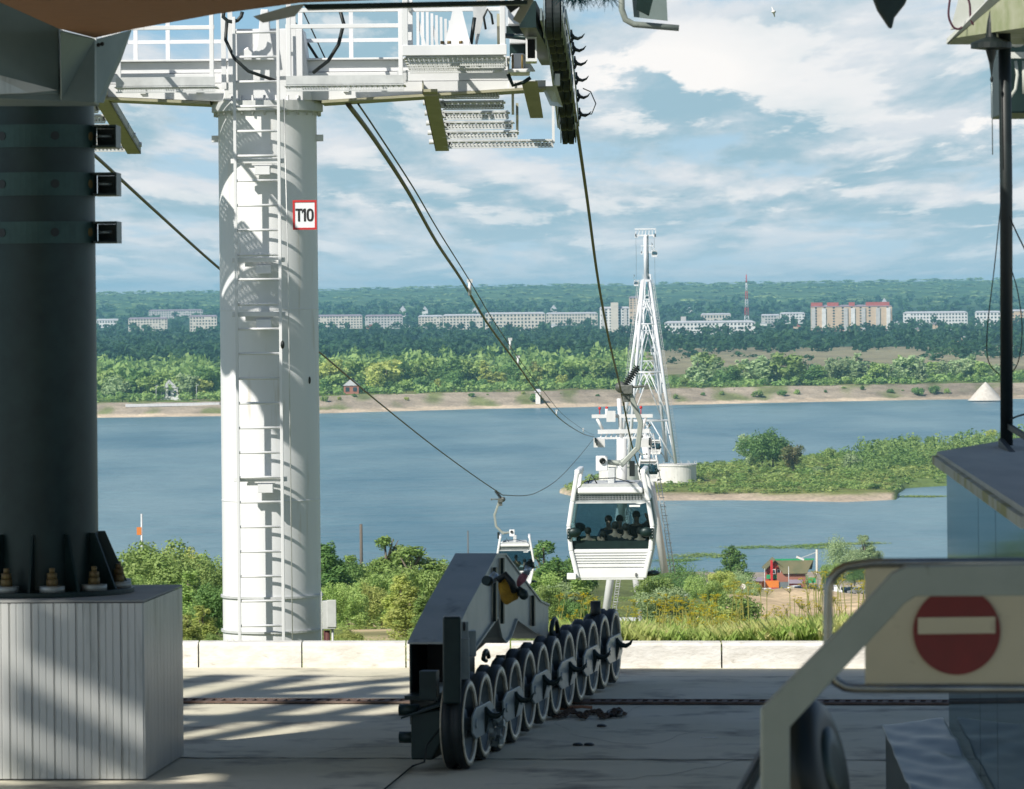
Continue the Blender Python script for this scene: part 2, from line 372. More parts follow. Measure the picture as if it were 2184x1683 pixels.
for i in range(-1, 8):
    xa = (412 - 1092 + 223.7*i)/F*34.75; xb = xa + 223.7/F*34.75 - .012
    q = MB(); pr = [(0, 0), (0.0, .165), (.012, .185), (.15, .19), (.15, -.05), (0, -.05)]
    q.add([(x, kl(x, 34.72)+a, z) for x in (xa, xb) for a, z in pr], [tuple(range(6)), tuple(range(11, 5, -1))] + [(k, k+6, (k+1) % 6+6, (k+1) % 6) for k in range(6)])
    tag(q.build('kerb_stone', kerbm), 'pale concrete kerb stone, ' + names_k[i+1], 'kerb stone', 'kerb stones along the yard edge')
q = MB(); q.cm = 0; ang = math.atan(SLK)
rot = Matrix.Rotation(ang, 3, 'Z')
q.cbox((0, 31.75, .004), (13, .20, .012), rot); g = thing('drain_grate', 'long rusty slotted drain grate running across the yard behind the sheave train', 'drain grate', (0, 31.75, 0))
q.build('slot_channel', darker, g); q = MB()
for i in range(170):
    x = -6 + i*.072; q.cbox(rot @ Vector((x, 0, .013)) + Vector((0, 31.75, 0)), (.036, .17, .012), rot)
for s in (-.1, .1): q.cbox(rot @ Vector((0, s, .014)) + Vector((0, 31.75, 0)), (13, .03, .014), rot)
q.build('grate_bars', mat('rusty_bars', (.10, .06, .045), (.16, .12, .10), 12, .8), g)
# ---------------------------------------------------------------- foliage
def crown(kind, n, card, seed, dens=1.0):
    r = np.random.RandomState(seed)
    L = {'round': 36, 'tall': 34, 'willow': 26, 'bush': 14}[kind]
    if kind == 'round':
        c = r.normal(size=(L, 3)); c /= np.linalg.norm(c, axis=1)[:, None]; c *= r.uniform(.45, .95, (L, 1)); c = c*[.33, .33, .38] + [0, 0, .54]; lr = r.uniform(.065, .15, L)
    elif kind == 'tall':
        z = r.uniform(.16, .93, L); rad = .21*(1-z)**.8*r.uniform(.2, 1.15, L)+.01; a = r.uniform(0, 6.28, L); c = np.stack([rad*np.cos(a), rad*np.sin(a), z], 1); lr = .028 + .085*(1-z)*r.uniform(.5, 1.2, L)
    elif kind == 'willow':
        a = r.uniform(0, 6.28, L); rad = r.uniform(.05, .42, L); c = np.stack([rad*np.cos(a), rad*np.sin(a), .30+.52*r.uniform(0, 1, L)*(1-rad*.9)], 1); lr = r.uniform(.13, .2, L)
    else:
        a = r.uniform(0, 6.28, L); rad = r.uniform(.05, .55, L); c = np.stack([rad*np.cos(a), rad*np.sin(a), .22+.5*r.uniform(0, 1, L)*(1-rad*.9)], 1); lr = r.uniform(.16, .26, L)
    w_ = lr**2; k = r.choice(L, n, p=w_/w_.sum())
    dr = r.normal(size=(n, 3)); dr[:, 2] += .25; dr /= np.linalg.norm(dr, axis=1)[:, None]
    rr = lr[k]*r.uniform(.55, 1.08, n)*(1 + .25*np.sin(dr[:, 0]*7+k)*np.cos(dr[:, 2]*6))
    p = c[k] + dr*rr[:, None]*[1, 1, 1.05 if kind != 'tall' else 1.5]
    nrm = dr + r.normal(size=(n, 3))*.55; nrm /= np.linalg.norm(nrm, axis=1)[:, None]
    t = np.cross(nrm, r.normal(size=(n, 3))); t /= np.linalg.norm(t, axis=1)[:, None]; b = np.cross(nrm, t)
    s = card*r.uniform(.6, 1.3, (n, 1)); e = .55 if kind in ('tall', 'willow') else .8
    v = np.stack([p-t*s, p+b*s*e*.8, p+t*s*1.1, p-b*s*e*.9], 1).reshape(-1, 3)
    v[:, 2] = np.maximum(v[:, 2], .01)
    return v
def cards_mesh(name, v, material):
    me = bpy.data.meshes.new(name); n = len(v)//4; v = np.asarray(v, dtype=np.float32)
    me.vertices.add(len(v)); me.vertices.foreach_set('co', v.ravel()); me.loops.add(n*4); me.loops.foreach_set('vertex_index', np.arange(n*4, dtype=np.int32))
    me.polygons.add(n); me.polygons.foreach_set('loop_start', np.arange(0, n*4, 4, dtype=np.int32)); me.update(calc_edges=True); me.materials.append(material); return me
LM = {'fresh': leafmat('leaf_fresh', (.180, .270, .075), (.260, .340, .115), (.110, .190, .055)),
      'deep': leafmat('leaf_deep', (.085, .165, .050), (.140, .230, .070), (.055, .120, .040)),
      'pale': leafmat('leaf_pale', (.220, .300, .150), (.290, .360, .190), (.140, .215, .100)),
      'yellow': leafmat('leaf_yellowish', (.260, .310, .080), (.340, .370, .120), (.17, .235, .06)),
      'brown': leafmat('leaf_brownish', (.20, .17, .08), (.14, .17, .06), (.10, .12, .05))}
bark = mat('bark', (.16, .13, .10), (.10, .085, .07), 8, .9)
PROTO = {}
def proto(kind, res, tone, k):
    key = (kind, res, tone, k)
    if key not in PROTO:
        n, card = {'near': (9000, .0145), 'mid': (2600, .028), 'far': (900, .050)}[res]
        cm = cards_mesh('crown', crown(kind, n, card*(1.5 if kind == 'bush' else 1), hash((kind, k)) % 9999 if False else (len(kind)*37+k*101)), LM[tone])
        q = MB(); r = random.Random(k+5); hgt = {'round': .6, 'tall': .9, 'willow': .5, 'bush': .35}[kind]
        q.tube([(0, 0, -.05), (r.uniform(-.01, .01), 0, hgt*.4), (r.uniform(-.03, .03), r.uniform(-.02, .02), hgt)], [.018, .012, .004], 6)
        for j in range(5):
            a = r.uniform(0, 6.28); z0 = hgt*r.uniform(.3, .8); ln = {'tall': .06}.get(kind, .14)
            q.tube([(0, 0, z0), (math.cos(a)*ln*.5, math.sin(a)*ln*.5, z0+.1), (math.cos(a)*ln, math.sin(a)*ln, z0+.2)], [.009, .006, .002], 5)
        tm = q.build('trunk', bark); tme = tm.data; bpy.data.objects.remove(tm)
        PROTO[key] = (cm, tme)
    return PROTO[key]
def tree(kind, tone, res, loc, h, wr, label, group, cat='tree', name=None):
    nm = name or {'round': 'broadleaf_tree', 'tall': 'slender_tree', 'willow': 'willow_tree', 'bush': 'bush'}[kind]
    cm, tm = proto(kind, res, tone, rnd.randrange(3))
    o = thing(nm, label, cat, loc, group); o.rotation_euler = (0, 0, rnd.uniform(0, 6.28)); o.scale = (h*wr, h*wr, h)
    for n_, me_ in (('crown', cm), ('trunk', tm)):
        c = bpy.data.objects.new(n_, me_); COL.objects.link(c); c.parent = o
    return o
def stand(u, vtop, d, extra=0):
    x = (u-1092)/F*d; z0 = height(x, d); h = W(u, vtop, d).z - z0; x = W(u, vtop, d).x; return (x, d, z0-.1), h
ORD = ['first', 'second', 'third', 'fourth', 'fifth', 'sixth', 'seventh', 'eighth', 'ninth', 'tenth', 'eleventh', 'twelfth', 'thirteenth', 'fourteenth', 'fifteenth', 'sixteenth', 'seventeenth', 'eighteenth']
LOOK = {'round': 'round-crowned', 'tall': 'slender pointed', 'willow': 'broad spreading', 'bush': 'low bushy'}
TW = {'fresh': 'bright green', 'deep': 'dark green', 'pale': 'silvery green', 'yellow': 'yellow-green', 'brown': 'brownish'}
def treerow(lst, res, where, group, d0=None, wr=None):
    for i, (u, vt, d, kind, tone, *ex) in enumerate(sorted(lst)):
        loc, h = stand(u, vt, d); k = ex[0] if ex else 1.0
        bush = kind == 'bush'
        tree(kind, tone, res, loc, h, k*(1.0 if kind != 'tall' else 1.15), '%s %s %s, %s %s' % (TW[tone], LOOK[kind], 'shrub' if bush else 'tree', ORD[i], where), group, 'shrub' if bush else 'tree')
# near slope
T, Ro, Wi, Bu = 'tall', 'round', 'willow', 'bush'
fr, de, pa, ye, br = 'fresh', 'deep', 'pale', 'yellow', 'brown'
treerow([(258, 1178, 330, Ro, ye, .95), (296, 1150, 300, Ro, fr, .95), (338, 1128, 290, Ro, fr, 1.3), (378, 1142, 310, Ro, ye, .95), (420, 1160, 320, Ro, fr, .95), (452, 1172, 300, Ro, fr, 1.1), (404, 1200, 210, T, fr, 1.6), (444, 1232, 200, T, fr, 1.6), (320, 1205, 230, Ro, fr, .95), (428, 1275, 140, T, ye, 1.7), (462, 1215, 170, Ro, de, .95), (398, 1295, 120, T, ye, 1.7)], 'near', 'from left between dark pillar and white column', 'trees on the slope left of the white column')
treerow([(692, 1148, 330, T, de, 1.6), (712, 1160, 340, Ro, de, 1.1), (746, 1168, 420, T, fr, 1.3), (770, 1178, 450, Ro, pa, 1), (705, 1225, 210, Ro, fr, .95), (742, 1225, 260, Ro, fr, .95), (780, 1222, 270, Ro, ye, .95), (827, 1122, 330, T, fr, 1.5), (812, 1196, 280, Ro, fr, .95), (880, 1142, 290, T, fr, 1.9), (852, 1215, 210, T, ye, 1.7), (878, 1238, 170, T, ye, 1.8), (908, 1188, 250, Ro, fr, .95), (900, 1262, 150, T, fr, 1.8)], 'near', 'from left between white column and slanted beam', 'trees on the slope right of the white column')
treerow([(935, 1192, 300, Ro, ye, .95), (968, 1172, 330, Ro, fr, .95), (1004, 1163, 330, Ro, ye, 1.3), (1040, 1170, 350, T, fr, 1.4), (1160, 1134, 330, T, de, 1.5), (1152, 1190, 300, Ro, fr, .95), (1186, 1180, 330, T, fr, 1.4), (1212, 1168, 340, Ro, de, 1.1), (1192, 1230, 230, Ro, pa, 1.3), (1168, 1232, 200, Ro, fr, .95), (1226, 1262, 150, Ro, de, .95), (1258, 1262, 200, T, ye, 1.6), (1236, 1215, 280, T, fr, 1.5), (1282, 1288, 140, Bu, ye, 1.0)], 'near', 'from left behind the sheave train', 'trees behind the sheave train')
treerow([(1392, 1208, 330, Ro, fr, .95), (1448, 1184, 700, Wi, de, 1.2), (1482, 1215, 620, Ro, fr, .95), (1420, 1232, 250, Ro, pa, 1.3), (1558, 1158, 760, T, de, 1.3), (1574, 1168, 760, T, de, 1.3), (1540, 1205, 600, Ro, ye, 1.3), (1582, 1208, 620, Wi, pa, 1.0), (1518, 1222, 420, Ro, fr, .95), (1566, 1238, 330, Bu, fr, 1.2), (1606, 1232, 640, Ro, fr, 1), (1462, 1252, 260, Bu, fr, 1.1)], 'near', 'from left between big cabin and red house', 'trees on the slope left of the red house')
treerow([(1798, 1134, 1000, Wi, pa, 1.05), (1842, 1132, 1010, T, pa, 1.6), (1775, 1195, 960, Ro, fr, 1.3), (1768, 1215, 940, Ro, de, 1), (1822, 1190, 960, Wi, de, 1.2), (1864, 1165, 1010, Ro, pa, .95), (1716, 1222, 950, Ro, pa, 1), (1662, 1228, 945, Bu, fr, 1.3)], 'near', 'from left beside the red house', 'trees right of the red house')
treerow([(740, 1322, 110, Bu, ye, .95), (720, 1330, 95, Bu, ye, .8), (1470, 1290, 105, Bu, ye, 1.0), (1512, 1270, 100, Bu, fr, 1.1), (1440, 1300, 90, Bu, fr, 1), (1550, 1262, 110, Bu, ye, 1), (452, 1328, 90, Bu, fr, .8)], 'near', 'from left just behind the kerb', 'shrubs just behind the kerb')
# island
treerow([(1624, 903, 1600, Wi, de, 1.1), (1603, 918, 1610, Ro, pa, 1.3), (1648, 916, 1615, Ro, de, 1.3), (1692, 940, 1580, Ro, br, 1.3), (1770, 950, 1700, Bu, fr, 1), (1788, 960, 1690, Ro, fr, .95), (1815, 958, 1600, Bu, pa, 1.2), (1855, 990, 1600, Bu, fr, 1), (1882, 928, 1850, Ro, fr, 1.1), (1915, 930, 1830, Ro, de, 1.3), (1950, 925, 1840, Wi, fr, 1.1), (1985, 926, 1820, Ro, de, 1.3), (2040, 930, 1840, Wi, fr, 1.1), (2085, 922, 1860, Wi, ye, 1.1), (2115, 912, 1880, Ro, ye, 1.3), (1745, 990, 1560, Bu, pa, 1)], 'mid', 'from left along the island crest', 'trees along the crest of the island')
treerow([(1862, 1026, 1462, Bu, de, 1.5), (1700, 1030, 1500, Bu, fr, 1), (1885, 975, 1640, Wi, fr, 1.2), (1930, 985, 1600, Wi, de, 1.2), (1970, 985, 1590, Wi, fr, 1.2), (2000, 975, 1640, Wi, fr, 1.2), (1905, 1000, 1570, Bu, de, 1.2), (1955, 1005, 1565, Bu, fr, 1.2), (1995, 1005, 1565, Bu, de, 1.2), (1790, 1000, 1570, Bu, fr, 1.3), (1730, 1005, 1540, Bu, pa, 1.2), (1505, 1035, 1475, Bu, ye, 1), (1530, 1040, 1460, Bu, fr, .8), (1620, 1000, 1580, Bu, pa, 1.1), (1560, 1005, 1560, Bu, pa, 1.1), (1670, 1012, 1540, Bu, fr, 1.2), (1500, 1005, 1600, Bu, de, 1)], 'mid', 'from left on the near island shore', 'shrubs on the near side of the island')
# far bank
def bankrow(us, vts, dofs, kinds, tones, where, group, wr=1.2):
    r = random.Random(len(us)); lst = []
    for i, u in enumerate(us):
        lst.append((u, vts[i % len(vts)] + r.uniform(-5, 5), vd(u, lerp(VBANK, u)) + dofs + r.uniform(0, 60), kinds[i % len(kinds)], tones[i % len(tones)], wr*r.uniform(.85, 1.25)))
    treerow(lst, 'far', where, group)
bankrow([222, 246, 274, 300, 326, 352, 400, 428, 452, 208, 236, 312, 376, 440], [782, 790, 800, 776, 795], 90, [Ro, Wi, Ro, Ro], [fr, pa, ye, de, fr], 'from left on the far bank around the white cottage', 'trees on the far bank left of the white column')
bankrow([688, 706, 735, 756, 790, 822, 850, 878, 905, 930, 958, 985], [756, 762, 772, 758, 780], 130, [Ro, Ro, Wi, Ro], [fr, ye, de, fr], 'from white column in the tall back row', 'tall back row on the far bank, left half', 1.3)
bankrow([1010, 1032, 1056, 1085, 1110, 1140, 1170, 1196, 1222, 1250, 1280, 1308], [762, 770, 776, 765, 788], 130, [Ro, T, Ro, Wi], [fr, ye, fr, de], 'in the back row nearing the lattice tower', 'tall back row on the far bank, right half', 1.3)
bankrow([690, 716, 772, 800, 832, 866, 900, 936, 968, 1000, 1030, 1062, 1094, 1130, 1165, 1200], [800, 792, 805, 786, 808], 62, [Wi, Ro, Bu, Ro], [de, fr, de, ye], 'from left in the row behind the sandy slope', 'front row on the far bank')
bankrow([1230, 1262, 1296, 1330, 1360, 1400, 1436, 1462], [800, 806, 798], 62, [Wi, Ro, Wi], [de, fr, de], 'from left in the row behind the lattice tower', 'front row around the lattice tower')
bankrow([1486, 1506, 1528, 1548, 1570, 1600, 1626, 1650, 1680, 1704, 1728, 1756, 1784, 1806, 1828], [750, 746, 762, 772, 768, 760, 752], 75, [T, Ro, T, Wi, Ro, Ro, T], [pa, fr, pa, de, fr, pa, pa], 'right of the lattice tower on the far bank', 'poplars along the far bank right of the tower', 1.35)
bankrow([1850, 1872, 1896, 1918, 1940, 1962, 1984, 2006, 2028, 2050, 2072, 2094, 2116], [770, 762, 775, 756, 752, 765], 75, [T, Ro, Wi, T, Ro], [pa, fr, pa, fr, pa], 'on the bank from brick tower to sand heap', 'poplars on the far bank at the right', 1.35)
bankrow([1500, 1560, 1620, 1690, 1740, 1790, 1850, 1900, 1960, 2010, 2060], [812, 818, 810], 60, [Bu, Wi, Bu], [fr, de, fr], 'from left in the hedge under the poplars', 'low shrubs under the poplars', 1.3)
lst = []
r_ = random.Random(3)
for i, u in enumerate([692, 724, 756, 846, 868, 1004, 1040, 1116, 1142, 1196, 1240, 1275, 1440, 1462, 1500, 1540]):
    lst.append((u, 838+r_.uniform(-4, 6)-(u-1000)*.012, vd(u, lerp(VBANK, u))+r_.uniform(22, 55), Bu, [fr, ye, de][i % 3], r_.uniform(.8, 1.4)))
treerow(lst, 'far', 'from left on the sandy bank left of mid-picture', 'shrubs on the sandy bank, left half')
lst = []
for i, u in enumerate([1566, 1590, 1616, 1640, 1668, 1700, 1740, 1760, 1800, 1840, 1900, 1925, 1960, 1990, 2020]):
    lst.append((u, 826+r_.uniform(-4, 8)-(u-1500)*.01, vd(u, lerp(VBANK, u))+r_.uniform(20, 52), Bu, [de, de, fr][i % 3], r_.uniform(.8, 1.5)))
treerow(lst, 'far', 'from left on the sandy bank under the poplars', 'shrubs on the sandy bank, right half')
# woods too dense to count
def mass(name, pts, kinds, tone, label, cat, n=46, card=.13, seed=1):
    r = np.random.RandomState(seed); pv = [crown(k, n, card, 11+i) for i, k in enumerate(kinds)]; acc = []
    for x, y, z, h, wd in pts:
        v = pv[r.randint(len(pv))]; a = r.uniform(0, 6.28); c, s_ = math.cos(a), math.sin(a)
        acc.append(np.stack([(v[:, 0]*c - v[:, 1]*s_)*wd + x, (v[:, 0]*s_ + v[:, 1]*c)*wd + y, v[:, 2]*h*r.uniform(.8, 1.15) + z], 1))
    o = bpy.data.objects.new(name, cards_mesh(name, np.concatenate(acc), LM2[tone])); COL.objects.link(o); struct(o, 'stuff'); tag(o, label, cat); return o
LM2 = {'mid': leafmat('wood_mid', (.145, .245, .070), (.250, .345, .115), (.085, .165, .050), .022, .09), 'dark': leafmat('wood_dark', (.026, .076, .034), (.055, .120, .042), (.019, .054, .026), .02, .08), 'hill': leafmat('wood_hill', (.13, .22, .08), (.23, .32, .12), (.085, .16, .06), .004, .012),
       'low': leafmat('scrub_green', (.13, .21, .055), (.23, .28, .09), (.08, .15, .045), .06, .3), 'herb': leafmat('herb_green', (.17, .25, .06), (.28, .32, .10), (.10, .17, .045), .5, 2)}
BSITE = []   # kept free of trees: (u0, u1, d0, d1)
def field(d0, d1, step, u0, u1, h, wd, dens, keep=None, seed=1, sx=None):
    r = random.Random(seed); pts = []; d = d0
    while d < d1:
        x = (u0-1092)/F*d
        while x < (u1-1092)/F*d:
            x += (sx or wd*.75)*r.uniform(.6, 1.4); y = d + r.uniform(-.5, .5)*step(d); u = 1092 + x/y*F
            if r.random() > dens or (keep and not keep(u, y)): continue
            if any(a < u < b and c < y < e for a, b, c, e in BSITE): continue
            hh = h*r.uniform(.65, 1.15); pts.append((x, y, height(x, y)-.1*h, hh, wd*r.uniform(.8, 1.25)))
        d += step(d)
    return pts
# ---------------------------------------------------------------- the town across the river
glass_d = mat('window_dark', (.03, .05, .06), rough=.2, spec=.6)
def wallmat(n, c, c2=None): return mat(n, c, c2 or tuple(x*.82 for x in c), .12, .85, stretch=(1, 1, 3))
WM = {'cream': wallmat('wall_cream', (.62, .58, .50)), 'grey': wallmat('wall_grey', (.52, .51, .49)), 'white': wallmat('wall_white', (.74, .74, .72)), 'tan': wallmat('wall_tan', (.60, .46, .32)), 'pink': wallmat('wall_rose_brick', (.46, .24, .18)),
      'orange': mat('orange_wall', (.72, .22, .03), (.62, .18, .03), .5, .8), 'redwood': mat('red_boards', (.42, .06, .035), (.30, .05, .03), 2, .8, stretch=(1, 1, 6)), 'brick': wallmat('wall_brick', (.36, .15, .10))}
RM = {'mauve': mat('roof_mauve', (.30, .26, .30), (.24, .2, .24), .2, .8), 'pale': mat('roof_pale', (.55, .56, .58), (.45, .46, .48), .2, .6), 'dark': mat('roof_dark', (.10, .10, .09), (.07, .07, .06), .5, .8), 'red': mat('roof_red', (.42, .10, .08), (.36, .09, .07), .3, .8), 'olive': mat('roof_moss', (.17, .15, .08), (.11, .12, .06), .4, .9), 'blue': mat('roof_blue', (.06, .25, .55), rough=.5)}
green_rail = mat('green_railing', (.02, .34, .14), (.02, .28, .11), 2, .6)
def block(u0, u1, vt, vb, wall, roof, floors, label, name='apartment_block', cat='apartment block', d=None, wins=True, pitched=False, deep=13, group=None, cols=None):
    if d is None:
        um = (u0+u1)/2; d = 3000.0
        for _ in range(60):
            z = height((um-1092)/F*d, d); dn = (CAMZ - z)*F/(vb - hv(um)); d += (dn-d)*.5
    x0, x1 = (u0-1092)/F*d, (u1-1092)/F*d; z0 = height((x0+x1)/2, d) - 1.5; z1 = W((u0+u1)/2, vt, d).z
    BSITE.append((u0-3, u1+3, d-55 if wins else d-12, d+deep+10))
    o = thing(name, label, cat, ((x0+x1)/2, d, z0), group); H = z1-z0
    rh = min(H*.16, 2.2) if not pitched else H*.38
    q = MB(); q.box((x0, d, z0), (x1, d+deep, z1-rh)); q.build('wall', WM[wall], o)
    q = MB(); zt = z1-rh
    if pitched == 'gable': q.prism([(x0-.5, d-.5, zt), (x1+.5, d-.5, zt), ((x0+x1)/2, d-.5, z1)], (0, deep+1, 0))
    else:
        e = .6; m_ = (x1-x0)*.04
        q.add([(x0-e, d-e, zt), (x1+e, d-e, zt), (x1+e, d+deep+e, zt), (x0-e, d+deep+e, zt), (x0+m_, d+deep/2, z1), (x1-m_, d+deep/2, z1)], [(0, 1, 5, 4), (1, 2, 5), (2, 3, 4, 5), (3, 0, 4), (0, 3, 2, 1)])
    q.build('roof', RM[roof], o)
    if wins:
        cols = cols or max(2, min(int((x1-x0)/4.2), 88//floors)); fh = (H-rh-1.5)/floors; sw = (x1-x0)/cols; first = None
        for f in range(floors):
            for c in range(cols):
                if first is not None and rnd.random() < .07: continue
                xx = x0+(c+.5)*sw; zz = z0+1.5+(f+.55)*fh
                if first is None:
                    q = MB(); q.cbox((xx, d-.02, zz), (min(sw*.5, 2.4), .3, fh*.5)); first = q.build('window', glass_d, o); bx = xx; bz = zz
                else:
                    w_ = first.copy(); COL.objects.link(w_); w_.parent = o; w_.location = (xx-bx, 0, zz-bz)
    return o, (x0, x1, d, z0, z1)
block(205, 252, 680, 699, 'white', 'pale', 2, 'low white hall with a pale roof beside the dark pillar edge', 'hall', 'hall')
block(273, 356, 677, 706, 'cream', 'mauve', 5, 'cream five-storey block behind the trees above the white cottage')
block(404, 462, 672, 707, 'cream', 'mauve', 5, 'cream block touching the left edge of the white column')
block(317, 432, 660, 680, 'grey', 'mauve', 4, 'long grey block behind, highest left of the white column')
block(677, 772, 671, 701, 'cream', 'mauve', 5, 'long cream block just right of the white column')
block(778, 858, 671, 701, 'grey', 'mauve', 5, 'greyish block with a tree gap on its right side')
block(892, 943, 672, 701, 'cream', 'pale', 5, 'short cream block left of the crossing cables')
block(944, 1029, 670, 703, 'cream', 'pale', 5, 'pinkish cream block directly under the crossing cables')
block(1034, 1162, 666, 706, 'cream', 'pale', 5, 'wide cream block with pale roof right of the crossing cables')
block(1164, 1274, 666, 694, 'cream', 'pale', 4, 'long pale-roofed block left of the white high-rise')
o_, e_ = block(1279, 1342, 654, 711, 'white', 'pale', 9, 'white stepped high-rise left of the lattice tower', 'high_rise', 'high-rise', cols=7)
x0, x1, d, z0, z1 = e_; q = MB(); q.box((x0+.37*(x1-x0), d-4, z0), (x0+.62*(x1-x0), d+6, z1+5)); q.build('stair_tower', WM['cream'], o_)
for i_ in (.12, .86):
    q = MB(); q.box((x0+(i_-.06)*(x1-x0), d-1.4, z0), (x0+(i_+.06)*(x1-x0), d-.3, z1-3)); q.build('balcony_column', WM['grey'], o_)
block(1342, 1372, 632, 694, 'tan', 'mauve', 12, 'tall beige tower half hidden behind the lattice tower', 'high_rise', 'high-rise', cols=4)
block(1417, 1610, 684, 713, 'white', 'pale', 3, 'long low white factory with horizontal window bands', 'factory', 'factory')
block(1495, 1558, 668, 690, 'cream', 'pale', 2, 'raised pale block behind the low white factory', 'factory', 'factory')
o_, e_ = block(1420, 1493, 692, 713, 'white', 'pale', 1, 'white shop hall with a pink and blue painted front', 'shop_hall', 'shop hall', wins=False, d=5500)
x0, x1, d, z0, z1 = e_; q = MB(); q.prism([(x0+.3*(x1-x0), d-.3, z0+1.5), (x0+.56*(x1-x0), d-.3, z0+1.5), (x0+.54*(x1-x0), d-.3, z0+6), (x0+.46*(x1-x0), d-.3, z0+9), (x0+.36*(x1-x0), d-.3, z0+6)], (0, .2, 0)); q.build('pink_panel', mat('pink_panel', (.75, .16, .22)), o_)
q = MB(); q.prism([(x0+.6*(x1-x0), d-.3, z0+8), (x1-.5, d-.3, z0+4), (x1-.5, d-.3, z0+7)], (0, .2, 0)); q.build('blue_panel', RM['blue'], o_)
q = MB(); q.box((x0+.45*(x1-x0), d+20, z0), (x0+.6*(x1-x0), d+24, z1+9)); tag(q.build('silo', WM['grey']), 'dark square silo rising behind the painted shop hall', 'silo')
block(1624, 1662, 670, 690, 'grey', 'pale', 3, 'small grey block right of the red and white radio mast')
block(1664, 1716, 666, 690, 'white', 'pale', 4, 'white block left of the brick and tan apartment tower')
o_, e_ = block(1730, 1902, 650, 706, 'tan', 'mauve', 9, 'large tan and rose brick apartment tower, the widest in town', 'high_rise', 'high-rise', cols=9)
x0, x1, d, z0, z1 = e_; wd = x1-x0
for a_ in (0, .13, .40, .49, .62, .80, .93):
    q = MB(); q.box((x0+a_*wd, d-1.3, z0), (x0+(a_+.05)*wd, d-.25, z1-4)); q.build('balcony_column', WM['white' if a_ in (.49, .93, .13) else 'grey'], o_)
for a_, b_2 in ((0, .14), (.2, .34), (.47, .54), (.68, .97)):
    q = MB(); q.box((x0+a_*wd, d+2, z1-2), (x0+b_2*wd, d+9, z1+3)); q.build('roof_house', RM['red'], o_)
q = MB(); q.box((x0, d-.5, z0), (x1, d-.2, z0+5)); q.build('plinth_band', WM['pink'], o_)
block(1927, 2063, 664, 695, 'white', 'pale', 4, 'long pale block right of the brick apartment tower')
block(2081, 2134, 663, 696, 'white', 'pale', 4, 'pale block touching the black post at the right')
block(2150, 2230, 660, 690, 'tan', 'pale', 4, 'tan block seen between the black post and the picture edge')
block(1990, 2016, 684, 702, 'tan', 'mauve', 1, 'small beige gabled house before the long pale block', 'house', 'house', wins=False, pitched='gable')
block(2018, 2034, 692, 704, 'white', 'blue', 1, 'little house with a bright blue roof', 'house', 'house', wins=False, pitched='gable')
block(2029, 2058, 712, 728, 'tan', 'pale', 1, 'beige shed alone among the dark trees at the right', 'shed', 'shed', wins=False, pitched='gable')
block(780, 802, 692, 703, 'pink', 'red', 1, 'little red-roofed house below the greyish block', 'house', 'house', wins=False, pitched='gable')
for i, (ua, va) in enumerate([(858, 652), (1012, 655), (905, 653), (1180, 650), (1886, 636), (1470, 655)]):
    block(ua-6, ua+7, va, va+5, 'white', 'pale', 1, ['tiny white house in the dark woods, far left', 'tiny white house in the dark woods above the cables', 'tiny pale house second from the left in the dark woods', 'tiny white house above the long pale-roofed block', 'tiny white house behind the brick apartment tower', 'tiny white house right of the lattice tower'][i], 'house', 'house', d=8200, wins=False, pitched='gable')
for i, (u, v, w_) in enumerate([(866, 690, 14), (884, 694, 10), (1046, 699, 12), (1180, 690, 16), (1212, 694, 10), (1250, 691, 14), (1628, 686, 14), (1648, 690, 10), (1700, 692, 16), (1912, 684, 10), (1956, 698, 12), (2070, 690, 10)]):
    block(u-w_/2, u+w_/2, v, v+9, ['white', 'cream', 'tan'][i % 3], ['pale', 'mauve', 'red'][i % 3], 1, 'small %s house among town trees, %s from the left in its row' % (['white', 'cream', 'tan'][i % 3], ORD[i]), 'house', 'house', wins=False, pitched='gable', deep=8, group='small houses below the apartment blocks')
# radio mast
d = 6900; x = (1592-1092)/F*d; z0 = height(x, d); z1 = W(1592, 586, d).z
o = thing('radio_mast', 'thin red and white lattice radio mast above the town', 'radio mast', (x, d, z0)); BSITE.append((1586, 1598, d-60, d+20))
for k in range(6):
    q = MB(); a, b = z0+(z1-z0)*k/6, z0+(z1-z0)*(k+1)/6; wa, wb = 3.2*(1-k/6.6), 3.2*(1-(k+1)/6.6)
    for sx in (-1, 1):
        for sy in (-1, 1): q.tube([(x+sx*wa, d+sy*wa, a), (x+sx*wb, d+sy*wb, b)], .35, 4)
    for j in range(3):
        f0, f1 = j/3, (j+1)/3; w0, w1 = wa+(wb-wa)*f0, wa+(wb-wa)*f1; h0, h1 = a+(b-a)*f0, a+(b-a)*f1
        q.tube([(x-w0, d-w0, h0), (x+w1, d-w1, h1)], .22, 4); q.tube([(x+w0, d-w0, h0), (x-w1, d-w1, h1)], .22, 4)
    q.build('mast_section', red if k % 2 else white, o)
q = MB(); q.tube([(x, d, z1-2), (x, d, z1+6)], .2, 4); q.build('antenna', wgrey, o)
# cottages, wall, boat, lamps and heap on the far bank
block(341, 377, 810, 848, 'white', 'pale', 1, 'white cottage with pale gable roof on the far bank', 'cottage', 'cottage', d=2560, wins=True, pitched='gable', deep=9, cols=3)
block(731, 763, 808, 843, 'brick', 'pale', 1, 'small brick house with grey roof on the far bank', 'brick_house', 'house', d=2590, wins=True, pitched='gable', deep=8, cols=2)
block(1140, 1150, 830, 842, 'white', 'pale', 1, 'tiny white hut at the top of the sandy bank', 'hut', 'hut', d=2590, wins=False, deep=3)
xs = [((u-1092)/F*2505, 2505+.0*u, u) for u in (-300, 464)]
q = MB(); a, b = (180-1092)/F*2497, (466-1092)/F*2508; q.prism([(a, 2497, ZW-1), (b, 2508, ZW-1), (b, 2508, ZW+4.6), (a, 2497, ZW+4.3)], (0, 3, 0)); o = thing('river_wall', 'low sandy concrete river wall left of the white column', 'wall', (a, 2497, ZW))
